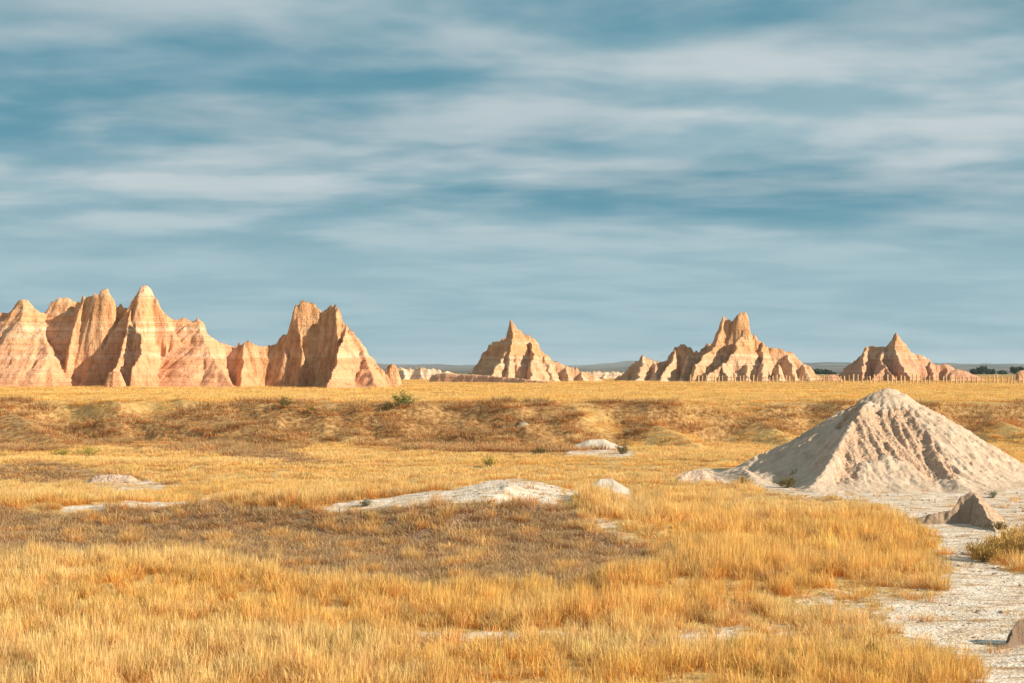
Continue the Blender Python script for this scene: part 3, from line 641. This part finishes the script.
def tuft(name, seed, nb, rad, hgt, wid, lean, seedhead=0.4, kinks=3):
    rs = np.random.RandomState(seed)
    V, Q, T, U = [], [], [], []
    for i in range(nb):
        a = rs.uniform(0, 2 * pi); r = rad * math.sqrt(rs.uniform()); x, y = r * cos(a), r * sin(a)
        la = a + rs.normal(0, 0.9); ln = hgt * rs.uniform(0.55, 1.1); le = lean * abs(rs.normal(0.6, 0.5)) + 0.03
        fa = rs.uniform(0, 2 * pi); wx_, wy_ = cos(fa), sin(fa)
        tt = rs.uniform(0, 1); w0 = wid * rs.uniform(0.7, 1.3)
        head = rs.uniform() < seedhead
        base = len(V)
        for k in range(kinks + 1):
            s = k / kinks
            hw = w0 * (1 - s * 0.85)
            if head and k == kinks - 1: hw = w0 * 1.25
            off = le * ln * s ** 1.8
            px, py, pz = x + off * cos(la), y + off * sin(la), ln * (s - 0.35 * le * s * s)
            V.append((px - wx_ * hw, py - wy_ * hw, pz - 0.02)); V.append((px + wx_ * hw, py + wy_ * hw, pz - 0.02))
            T += [tt, tt]; U += [s, s]
        for k in range(kinks):
            j = base + 2 * k; Q.append((j, j + 1, j + 3, j + 2))
    V = np.array(V); T = np.array(T)
    o = mesh_obj(name, V, np.array(Q), m_grass, attrs={'tint': T, 'along': np.array(U)})
    COL.objects.unlink(o); return o
def tuft_set(prefix, specs):
    c_ = bpy.data.collections.new(prefix)
    for i, s in enumerate(specs):
        c_.objects.link(tuft('%s_tuft_%d' % (prefix, i), 100 + i, *s))
    return c_
#            blades, radius, height, half width, lean, seed heads
SETS = tuft_set('grass_blades', [
    (42, 0.16, 0.46, 0.0042, 0.30, 0.5), (36, 0.14, 0.52, 0.0040, 0.22, 0.6), (46, 0.20, 0.40, 0.0042, 0.85, 0.4),     # near
    (60, 0.45, 0.42, 0.010, 0.35, 0.4), (60, 0.50, 0.36, 0.010, 0.50, 0.3),                                            # middle distance
    (70, 1.00, 0.40, 0.020, 0.35, 0.3), (70, 1.10, 0.36, 0.020, 0.5, 0.3)])                                            # far
def grass_object(name, label, X, Y, kind, scl, col, rs):
    Z = hterr(X, Y)
    me = bpy.data.meshes.new(name)
    me.vertices.add(len(X)); me.vertices.foreach_set('co', np.c_[X, Y, Z].astype(np.float32).ravel())
    a = me.attributes.new('kind', 'INT', 'POINT'); a.data.foreach_set('value', kind.astype(np.int32))
    a = me.attributes.new('scl', 'FLOAT_VECTOR', 'POINT'); a.data.foreach_set('vector', scl.astype(np.float32).ravel())
    rot = np.c_[rs.normal(0, 0.06, len(X)), rs.normal(0, 0.06, len(X)), rs.uniform(0, 6.283, len(X))]
    a = me.attributes.new('rot', 'FLOAT_VECTOR', 'POINT'); a.data.foreach_set('vector', rot.astype(np.float32).ravel())
    a = me.attributes.new('col', 'FLOAT_COLOR', 'POINT'); a.data.foreach_set('color', np.c_[col, np.ones(len(X))].astype(np.float32).ravel())
    me.materials.append(m_grass)
    o = bpy.data.objects.new(name, me); COL.objects.link(o)
    g = bpy.data.node_groups.new(name + '_spread', 'GeometryNodeTree')
    g.interface.new_socket('Geometry', in_out='INPUT', socket_type='NodeSocketGeometry')
    g.interface.new_socket('Geometry', in_out='OUTPUT', socket_type='NodeSocketGeometry')
    gi = g.nodes.new('NodeGroupInput'); go = g.nodes.new('NodeGroupOutput')
    ip = g.nodes.new('GeometryNodeInstanceOnPoints'); ci = g.nodes.new('GeometryNodeCollectionInfo')
    ci.inputs['Collection'].default_value = SETS
    ci.inputs['Separate Children'].default_value = True; ci.inputs['Reset Children'].default_value = True
    def na(n_, ty):
        n = g.nodes.new('GeometryNodeInputNamedAttribute'); n.data_type = ty; n.inputs['Name'].default_value = n_; return n.outputs[0]
    g.links.new(gi.outputs[0], ip.inputs['Points']); g.links.new(ci.outputs[0], ip.inputs['Instance'])
    ip.inputs['Pick Instance'].default_value = True
    g.links.new(na('kind', 'INT'), ip.inputs['Instance Index'])
    e2r = g.nodes.new('FunctionNodeEulerToRotation'); g.links.new(na('rot', 'FLOAT_VECTOR'), e2r.inputs[0])
    g.links.new(e2r.outputs[0], ip.inputs['Rotation'])
    g.links.new(na('scl', 'FLOAT_VECTOR'), ip.inputs['Scale'])
    g.links.new(ip.outputs[0], go.inputs[0])
    md = o.modifiers.new('spread', 'NODES'); md.node_group = g
    tag(o, label, kind='stuff')
    return o

def scatter(rs, y0, y1, dens, half=0.46):
    """even random points over the strip of ground between two distances"""
    n = int(dens * half * (y1 * y1 - y0 * y0))
    Y = np.sqrt(rs.uniform(y0 * y0, y1 * y1, n)); X = rs.uniform(-half, half, n) * Y
    return X, Y
PALE = np.array((0.88, 0.63, 0.25)); GOLD = np.array((0.83, 0.50, 0.085)); OCHRE = np.array((0.70, 0.375, 0.04)); BROWN = np.array((0.38, 0.19, 0.08)); GREYB = np.array((0.42, 0.265, 0.155)); RUST = np.array((0.54, 0.26, 0.07)); OLIVE = np.array((0.30, 0.25, 0.06))
GOLDZONE = [([(560, 600), (640, 555), (700, 520), (860, 515), (950, 530), (945, 555), (900, 580), (800, 605), (680, 625), (560, 632)], 1.0, 2.0, 1.0),
            ([(350, 600), (420, 590), (640, 600), (640, 628), (350, 628)], 1.0, 2.0, 0.5)]
def grow():
    rs = np.random.RandomState(5)
    parts = []
    for (y0, y1, dens, kinds, wscale) in ((15, 38, 26, (0, 1, 2), 1.0), (38, 62, 15, (0, 1, 2), 1.25), (62, 90, 5.0, (3, 4), 1.0), (90, 125, 3.2, (3, 4), 1.25), (125, 215, 0.9, (5, 6), 1.0), (215, 330, 0.35, (5, 6), 1.4)):
        X, Y = scatter(rs, y0, y1, dens, 0.60 if y1 <= 62 else 0.50)
        parts.append((X, Y, rs.choice(kinds, len(X)), np.full(len(X), wscale)))
    X = np.concatenate([p[0] for p in parts]); Y = np.concatenate([p[1] for p in parts]); K = np.concatenate([p[2] for p in parts]); W = np.concatenate([p[3] for p in parts])
    near = (Y < 130)
    def mk(reg):
        m = np.zeros(X.shape); m[near] = mask(X[near], Y[near], reg); return m
    clay, scrub, bank, gz = mk(CLAY), mk(SCRUB), mk(BANK), mk(GOLDZONE)
    land = on_landform(X, Y)
    u = rs.uniform(0, 1, len(X)); n1 = fbm(X / 4.5, Y / 3.2, 3); n2 = fbm(X / 1.2 + 50, Y / 1.0, 3); n3 = fbm(X / 13 + 9, Y / 8, 2); n4 = fbm(X / 0.6, Y / 2.0 + 77, 2)
    # clumps of growth even on the clay
    clump = sst(0.12, 0.35, n2 + 0.2 * n1)
    dense = 1 - np.clip(clay * 1.25, 0, 1) * (1 - 0.25 * clump * (clay < 0.9))
    litter = (clay >= 0.5) & (clump > 0.45) & (u < 0.16)
    keep = (land < 0.03) & ((u < dense) | litter)
    bk = bank * sst(-0.05, 0.12, n1 + 0.5 * n2 + 0.5 * n3 + 0.20)
    sc_ = scrub * (1 - 0.85 * sst(0.10, 0.28, n2 + 0.6 * n4 + 0.3 * n1 - 0.05))
    is_scrub = (sc_ > 0.45) | ((bk > 0.5) & (n2 + 0.8 * n4 > -0.10))
    pm = sst(-0.40, 0.15, n1 + n3)[:, None]; base = GOLD * (1 - pm) + PALE * pm
    gk = (gz * (0.62 + 0.5 * n1))[:, None].clip(0, 1); base = base * (1 - gk) + (0.7 * OCHRE + 0.35 * GOLD) * 1.12 * gk
    och = sst(0.10, 0.40, n2 - 0.3 * n1)[:, None] * 0.6
    base = base * (1 - och) + OCHRE * och
    pl_ = (sst(46, 60, Y) * sst(92, 84, Y) * 0.45)[:, None]; base = base * (1 - pl_) + PALE * pl_
    warm = (sst(90, 110, Y) * 0.35)[:, None]
    base = base * (1 - warm) + GOLD * 1.1 * warm
    mixb = (np.clip(bank, 0, 1) * (0.65 + 0.6 * n1).clip(0.1, 1.0))[:, None]; base = base * (1 - mixb) + RUST * mixb
    ms = (scrub * 0.55)[:, None]; base = base * (1 - ms) + RUST * ms
    fr = (sst(38.5, 41, Y) * sst(52, 46, Y) * sst(3, -2, X) * 0.55)[:, None]; base = base * (1 - fr) + (0.5 * RUST + 0.5 * OCHRE) * fr
    edge = (np.clip(clay * 1.2, 0, 1) * 0.5)[:, None]; base = base * (1 - edge) + (PALE * 0.8) * edge
    n5 = fbm(X / 0.8 + 31, Y / 1.4 + 12, 2); thatch = ((n5 > 0.30) & (rs.uniform(size=len(X)) < 0.7) & (Y < 70))
    base = np.where(thatch[:, None], base * 0.45 + np.array((0.40, 0.27, 0.16)) * 0.45, base)
    weed = (fbm(X / 0.9 - 60, Y / 1.6, 2) > 0.46) & (Y < 60)
    base = np.where(weed[:, None], base * 0.45 + OLIVE * 0.55, base)
    grn = (rs.uniform(size=len(X)) < 0.012)[:, None] * 0.5; base = base * (1 - grn) + OLIVE * grn
    cs = GREYB * (1 - sst(-0.2, 0.25, n2))[:, None] + BROWN * sst(-0.2, 0.25, n2)[:, None]
    cs = np.where((bk > 0.5)[:, None], RUST * (0.50 + 0.6 * n4)[:, None] + BROWN * 0.28, cs)
    jit = (1.0 + 0.20 * n4 + 0.12 * n2)[:, None] * rs.normal(1.0, 0.16, (len(X), 1)) * (1 + rs.normal(0, 0.05, (len(X), 3)))
    hs = rs.uniform(0.75, 1.2, len(X)) * (1.0 + 0.45 * n1 + 0.25 * n3) * (1 + 0.15 * gz) * (1 - 0.25 * bank) * (1 - 0.35 * scrub) * (1 - 0.55 * np.clip(clay * 1.6, 0, 1)) * (1 - 0.30 * sst(120, 170, Y))
    hs = hs * 0.88 * (1 + 0.45 * n2) * (1 - 0.42 * sst(42, 62, Y)); hs = hs * np.where(rs.uniform(size=len(X)) < 0.06, 1.35, 1.0) * np.where(n5 > 0.30, 0.75, 1.0); hs = np.clip(hs, 0.2, 1.8)
    # growth thins and thickens in drifts
    keep &= (scrub > 0.3) | (rs.uniform(size=len(X)) < 0.22 + 0.78 * sst(-0.25, 0.15, 0.8 * n1 + 0.8 * n2))
    A = keep & ~is_scrub
    print('grass', A.sum(), 'scrub', (keep & is_scrub).sum())
    grass_object('golden_grass', 'dry golden prairie grass covering the flats, the bank and the plateau', X[A], Y[A], K[A], np.c_[W[A], W[A], hs[A]], (base * jit)[A].clip(0, 1), rs)
    S = keep & is_scrub & (rs.uniform(size=len(X)) < 0.97)
    h2 = (1 + 0.9 * (bank[S] > 0.5)) * np.clip(0.45 * (rs.uniform(0.6, 1.2, len(X)) * (1 + 0.6 * n2))[S], 0.18, 0.8)
    grass_object('brown_scrub', 'low grey-brown scrub on the hummock and the dark parts of the bank', X[S], Y[S], K[S], np.c_[W[S] * 1.35, W[S] * 1.35, h2], (cs * jit)[S].clip(0, 1), rs)
grow()

# ------------------------------------------------------------------ loose clods and pebbles on the clay
def pebbles():
    rs = np.random.RandomState(9)
    m, t, b = new_mat('clay_pebble'); c_ = MIX(t, N(t, 'ShaderNodeObjectInfo').outputs['Random'], (0.26, 0.18, 0.12), (0.52, 0.42, 0.33)); L(t, c_, b.inputs['Base Color'])
    n = 26000; Y = np.sqrt(rs.uniform(20 ** 2, 100 ** 2, n)); X = rs.uniform(-0.2, 0.46, n) * Y
    clay = mask(X, Y, CLAY); land = on_landform(X, Y)
    near_mound = (land > -0.05) & (land < 0.9)
    nn = fbm(X / 1.5, Y / 1.5, 2)
    k = ((clay > 0.45) & (land < 0) & (nn > -0.05) & (rs.uniform(size=n) < 0.8)) 
    X, Y = X[k], Y[k]; Z = hterr(X, Y); V, Q = [], []
    ico = np.array([(0, 0, 1), (.9, 0, .2), (.25, .85, .3), (-.75, .5, .2), (-.7, -.55, .25), (.3, -.85, .2), (0, 0, -.6)])
    f = [(0, 1, 2), (0, 2, 3), (0, 3, 4), (0, 4, 5), (0, 5, 1), (6, 2, 1), (6, 3, 2), (6, 4, 3), (6, 5, 4), (6, 1, 5)]
    for x, y, z in zip(X, Y, Z):
        s_ = 0.018 + 0.05 * rs.uniform() ** 4; a = rs.uniform(0, 6.28); p = ico * (1 + rs.normal(0, 0.15, ico.shape)) * s_ * (1.3, 1.0, 0.7)
        k0 = len(V); V += [(x + q[0] * cos(a) - q[1] * sin(a), y + q[0] * sin(a) + q[1] * cos(a), z + q[2]) for q in p]
        Q += [tuple(k0 + i for i in t_) for t_ in f]
    print('pebbles', len(X))
    tag(mesh_obj('pebbles', V, Q, m), 'loose clay pebbles and crumbs strewn over the pale bare ground', kind='stuff')
pebbles()

# ------------------------------------------------------------------ shrubs
def leaf_material(name, c1, c2):
    m, t, b = new_mat(name, 0.6)
    sh = ATTR(t, 'tint').outputs['Fac']; c_ = MIX(t, sh, c1, c2); L(t, c_, b.inputs['Base Color'])
    tr = N(t, 'ShaderNodeBsdfTranslucent'); L(t, c_, tr.inputs[0])
    mx = N(t, 'ShaderNodeMixShader'); mx.inputs[0].default_value = 0.25
    L(t, b.outputs[0], mx.inputs[1]); L(t, tr.outputs[0], mx.inputs[2]); L(t, mx.outputs[0], t.nodes['Material Output'].inputs[0])
    return m
m_green = leaf_material('green_leaf', (0.045, 0.085, 0.015), (0.14, 0.19, 0.03))
m_olive = leaf_material('olive_leaf', (0.10, 0.085, 0.025), (0.24, 0.18, 0.06))
m_ygreen = leaf_material('yellow_green_leaf', (0.26, 0.22, 0.04), (0.44, 0.36, 0.07))
m_sage = leaf_material('sage_leaf', (0.18, 0.19, 0.13), (0.32, 0.32, 0.22))
m_brownleaf = leaf_material('brown_leaf', (0.26, 0.17, 0.05), (0.56, 0.36, 0.11))
m_conifer = leaf_material('dark_tree_leaf', (0.018, 0.042, 0.020), (0.05, 0.085, 0.04))
m_stem, _t, _b = new_mat('woody_stem'); L(_t, MIX(_t, NOISE(_t, None, 6.0), (0.14, 0.09, 0.05), (0.26, 0.18, 0.11)), _b.inputs['Base Color'])
def tube(V, Q, a, b, r0, r1, n=5):
    a = np.array(a, float); b = np.array(b, float); d = b - a; d /= np.linalg.norm(d) + 1e-9
    u = np.cross(d, (0.3, 0.1, 1.0)); u /= np.linalg.norm(u) + 1e-9; v = np.cross(d, u); k0 = len(V)
    for p_, r in ((a, r0), (b, r1)):
        for i in range(n):
            an = 2 * pi * i / n; V.append(tuple(p_ + r * (cos(an) * u + sin(an) * v)))
    for i in range(n):
        j = (i + 1) % n; Q.append((k0 + i, k0 + j, k0 + n + j, k0 + n + i))
def shrub(px, py, wpx, hpx, mat, label, name='shrub', cat='shrub', grassy=False, group=None, nl=None):
    x, y, z = ground_at(px, py)
    W_, H_ = wpx / F * y, hpx / F * y
    rs = np.random.RandomState(int(px * 7 + py))
    root = empty(name, (x, y, z), label, cat, group)
    V, Q = [], []; tips = []
    ns = 16 if not grassy else 26
    for i in range(ns):
        a = rs.uniform(0, 2 * pi); rr = W_ * 0.5 * math.sqrt(rs.uniform()); hh = H_ * (1 - 0.45 * (rr / (W_ * 0.5)) ** 2) * rs.uniform(0.55, 1.05)
        tip = (x + rr * cos(a), y + rr * sin(a) * 0.8, z + hh); mid = (x + rr * cos(a) * 0.55, y + rr * sin(a) * 0.45, z + hh * 0.5)
        tube(V, Q, (x + rr * 0.15 * cos(a), y + rr * 0.15 * sin(a), z - 0.03), mid, 0.012, 0.008); tube(V, Q, mid, tip, 0.008, 0.004)
        tips += [tip, mid, tuple((np.array(tip) + np.array(mid)) / 2)]
    mesh_obj('stems', V, Q, m_stem, loc=(x, y, z)).parent = root
    st = COL.objects[-1] if False else [o for o in bpy.data.objects if o.parent == root][0]; st.location = (0, 0, 0)
    n = nl or 900
    tips = np.array(tips); c0 = tips[rs.randint(0, len(tips), n)] + rs.normal(0, 1, (n, 3)) * np.array((W_ * 0.07, W_ * 0.07, H_ * 0.10))
    c0[:, 2] = np.maximum(c0[:, 2], z + 0.02)
    s = max(0.018, 0.9 / F * y * 0.55) * rs.uniform(0.6, 1.4, n)
    if grassy: up = np.c_[rs.normal(0, 0.25, (n, 2)), np.ones(n)]
    else: up = rs.normal(0, 1, (n, 3)) + np.array((0, 0, 0.6))
    up /= np.linalg.norm(up, axis=1)[:, None]; sd_ = np.cross(up, rs.normal(0, 1, (n, 3))); sd_ /= np.linalg.norm(sd_, axis=1)[:, None]
    le = (s * (4.5 if grassy else 1.6))[:, None]; wd = (s * (0.5 if grassy else 0.8))[:, None]
    VV = np.stack([c0 - sd_ * wd * 0.4 - up * le * 0.5, c0 + sd_ * wd - up * le * 0.05, c0 + up * le * 0.5, c0 - sd_ * wd - up * le * 0.05], 1).reshape(-1, 3)
    VV[:, 2] = np.maximum(VV[:, 2], z - 0.02)
    o = mesh_obj('foliage', VV, np.arange(4 * n).reshape(n, 4), mat, loc=(x, y, z), attrs={'tint': np.repeat(rs.uniform(0, 1, n), 4)})
    o.parent = root; o.location = (0, 0, 0)
    return root
shrub(404, 407, 26, 15, m_green, 'round bright green bush on the edge of the plateau', nl=1500)
shrub(388, 410, 16, 8, m_olive, 'low dark olive shrub touching the left side of the bright green bush')
shrub(285, 408, 18, 12, m_olive, 'dark olive shrub on top of the bank below the saddle of the rock ridge')
shrub(312, 413, 14, 8, m_brownleaf, 'small rust-brown shrub just right of the dark olive shrub on the bank')
shrub(90, 456, 30, 12, m_ygreen, 'broad yellow-green shrub at the foot of the bank at left')
shrub(60, 457, 20, 9, m_ygreen, 'small yellow-green shrub left of the broad yellow-green one')
shrub(540, 455, 20, 8, m_olive, 'flat olive shrub at the foot of the bank left of the white clay hump')
shrub(622, 454, 14, 10, m_olive, 'round olive shrub beside the right end of the white clay hump')
shrub(490, 468, 18, 14, m_ygreen, 'thin upright yellow-green grass clump in the meadow behind the long pale crest', 'grass_clump', 'grass clump', True, nl=350)
shrub(366, 506, 14, 7, m_sage, 'grey-green sage plant at the left end of the pale clay crest', 'sage_plant', 'sage', nl=500)
shrub(786, 488, 24, 13, m_olive, 'dark olive shrub in front of the left slope of the big cone mound', nl=1400)
shrub(795, 481, 14, 12, m_brownleaf, 'taller brown-green shrub behind the dark olive one at the cone mound', nl=800)
shrub(817, 484, 14, 9, m_brownleaf, 'small brown shrub at the middle of the cone mound foot')
shrub(745, 485, 16, 9, m_brownleaf, 'small brown tuft-like shrub at the left tip of the cone mound')
shrub(946, 486, 12, 8, m_sage, 'small grey-green plant on the right foot of the cone mound', nl=500)
shrub(993, 498, 12, 8, m_sage, 'small grey-green plant behind the right slope of the brown dirt mound', nl=400)
shrub(985, 562, 36, 26, m_brownleaf, 'thick golden-brown grass clump beside the pale wash at the right edge', 'grass_clump', 'grass clump', True, nl=1600)
shrub(1012, 560, 50, 32, m_brownleaf, 'largest golden-brown grass clump, running off the right edge below the dirt mound', 'grass_clump', 'grass clump', True, nl=2600)
shrub(998, 530, 22, 9, m_olive, 'low olive plant against the right foot of the brown dirt mound')
shrub(876, 668, 26, 26, m_brownleaf, 'bushy brown-olive grass clump near the bottom, left of the pale wash', 'grass_clump', 'grass clump', True, nl=1400)
shrub(797, 662, 22, 14, m_ygreen, 'leafy yellow-green weed low in the foreground grass at right', 'weed', 'weed', nl=600)
shrub(733, 655, 16, 14, m_ygreen, 'narrow yellow-green weed left of the leafy one in the foreground', 'weed', 'weed', nl=400)
shrub(314, 655, 14, 12, m_ygreen, 'lone yellow-green weed in the foreground straw at left', 'weed', 'weed', nl=400)
shrub(137, 606, 9, 10, m_brownleaf, 'small dark brown weed standing in the foreground straw at far left', 'weed', 'weed', nl=400)
shrub(548, 572, 14, 7, m_sage, 'grey-green weed at the lower edge of the scrubby hummock', 'weed', 'weed', nl=400)

# ------------------------------------------------------------------ far trees
def tree(px, py, wpx, hpx, Yd, label):
    x = (px - 512) / F * Yd; z = EYE - (py - HY) / F * Yd; zb = float(hterr(np.array([x]), np.array([float(Yd)]))[0])
    W_ = wpx / F * Yd; H_ = EYE - (py - hpx - HY) / F * Yd - zb
    rs = np.random.RandomState(int(px * 3))
    root = empty('tree', (x, Yd, zb), label, 'tree', 'dark trees on the plain')
    V, Q = [], []
    tube(V, Q, (0, 0, -0.2), (0.2, 0, H_ * 0.5), 0.35, 0.2, 7)
    tips = []
    for i in range(14):
        a = rs.uniform(0, 2 * pi); rr = W_ * 0.5 * math.sqrt(rs.uniform()) * 0.8
        tp = (rr * cos(a), rr * sin(a) * 0.8, H_ * rs.uniform(0.35, 0.88) * (1 - 0.25 * rr / W_ * 2))
        tube(V, Q, (0.1, 0, H_ * rs.uniform(0.15, 0.45)), tp, 0.14, 0.05); tips.append(tp)
    mesh_obj('trunk', V, Q, m_stem).parent = root
    n = 1600; tips = np.array(tips)
    c0 = tips[rs.randint(0, len(tips), n)] + rs.normal(0, 1, (n, 3)) * np.array((W_ * 0.09, W_ * 0.09, H_ * 0.10))
    c0[:, 2] = c0[:, 2].clip(0.2, H_)
    u_ = rs.normal(0, 1, (n, 3)); u_ /= np.linalg.norm(u_, axis=1)[:, None]; s_ = np.cross(u_, rs.normal(0, 1, (n, 3))); s_ /= np.linalg.norm(s_, axis=1)[:, None]
    q_ = rs.uniform(0.2, 0.5, (n, 1))
    VV = np.stack([c0 - s_ * q_, c0 + u_ * q_, c0 + s_ * q_, c0 - u_ * q_], 1).reshape(-1, 3)
    mesh_obj('crown', VV, np.arange(4 * n).reshape(n, 4), m_conifer, attrs={'tint': np.repeat(rs.uniform(0, 1, n), 4)}).parent = root
tree(819, 378, 20, 9, 620, 'broad dark tree in the gap right of the twin-horned butte')
tree(830, 378, 12, 6, 640, 'low dark tree just right of the broad one in the gap')
tree(974, 375, 14, 6, 700, 'low spreading dark tree, leftmost of the row right of the rightmost butte')
tree(983, 375, 11, 9, 690, 'tallest dark tree of the left pair beyond the rightmost butte')
tree(991, 375, 10, 6, 700, 'small dark tree just right of the tallest one beyond the rightmost butte')
tree(1003, 375, 10, 4.5, 720, 'lowest flat dark tree in the middle of the row at the right edge')
tree(1014, 375, 9, 9, 700, 'tall dark tree nearly above the small red mound at the right edge')
tree(1021, 375, 10, 8, 700, 'dark tree cut off by the right edge of the picture')

# ------------------------------------------------------------------ fence in front of the buttes
def fence():
    rs = np.random.RandomState(3)
    m_wood, t, b = new_mat('weathered_wood'); L(t, MIX(t, NOISE(t, None, 3.0), (0.44, 0.27, 0.13), (0.60, 0.40, 0.22)), b.inputs['Base Color'])
    m_wire, t, b = new_mat('fence_wire', 0.5); b.inputs['Base Color'].default_value = (0.22, 0.16, 0.12, 1); b.inputs['Metallic'].default_value = 0.4
    a = P(690, 385, 207); c_ = P(1110, 385, 203)
    x0, y0 = a[0], a[1]; x1, y1 = c_[0], c_[1]
    z0 = float(hterr(np.array([x0]), np.array([y0]))[0])
    root = empty('wooden_fence', (x0, y0, z0), 'long low fence of close brown posts running along the plateau before the buttes', 'fence')
    n = 100; tops = []
    V = np.array([(-1, -1, 0), (1, -1, 0), (1, 1, 0), (-1, 1, 0), (-.9, -.9, 1), (.9, -.9, 1), (.9, .9, 1), (-.9, .9, 1)], float)
    Q = np.array([(0, 1, 5, 4), (1, 2, 6, 5), (2, 3, 7, 6), (3, 0, 4, 7), (4, 5, 6, 7), (3, 2, 1, 0)])
    proto = None
    for i in range(n):
        t_ = (i + rs.uniform(-0.25, 0.25)) / (n - 1); x = x0 + (x1 - x0) * t_; y = y0 + (y1 - y0) * t_
        z = float(hterr(np.array([x]), np.array([y]))[0])
        if proto is None: proto = mesh_obj('post', V * np.array((0.075, 0.075, 1)), Q, m_wood); o = proto
        else: o = proto.copy(); COL.objects.link(o)
        o.parent = root; hgt = rs.uniform(1.0, 1.45); o.location = (x - x0, y - y0, z - z0 - 0.1); o.scale = (rs.uniform(0.7, 1.3), 1, hgt)
        o.rotation_euler = (rs.normal(0, 0.04), rs.normal(0, 0.05), rs.uniform(0, 1))
        tops.append((x - x0, y - y0, z - z0 + 0.1))
    for hz in (0.35, 0.85):
        VV, QQ = [], []
        for p_, q_ in zip(tops[:-1], tops[1:]):
            tube(VV, QQ, (p_[0], p_[1], p_[2] + hz - 0.1), (q_[0], q_[1], q_[2] + hz - 0.1), 0.02, 0.02, 4)
        mesh_obj('wire', VV, QQ, m_wire).parent = root
fence()

# ------------------------------------------------------------------ the air
def haze():
    m = bpy.data.materials.new('thin_air'); m.use_nodes = True; t = m.node_tree
    t.nodes.remove(t.nodes['Principled BSDF'])
    v = t.nodes.new('ShaderNodeVolumePrincipled'); v.inputs['Color'].default_value = (0.72, 0.84, 0.95, 1)
    v.inputs['Density'].default_value = 0.000085; v.inputs['Anisotropy'].default_value = 0.1
    t.links.new(v.outputs[0], t.nodes['Material Output'].inputs['Volume'])
    R_, z0, z1 = 9300, -8.0, 62.0
    V = [(-R_, -R_, z0), (R_, -R_, z0), (R_, R_, z0), (-R_, R_, z0), (-R_, -R_, z1), (R_, -R_, z1), (R_, R_, z1), (-R_, R_, z1)]
    Q = [(3, 2, 1, 0), (4, 5, 6, 7), (0, 1, 5, 4), (1, 2, 6, 5), (2, 3, 7, 6), (3, 0, 4, 7)]
    tag(mesh_obj('haze', V, Q, m), 'thin pale blue air over the prairie', kind='stuff')
haze()
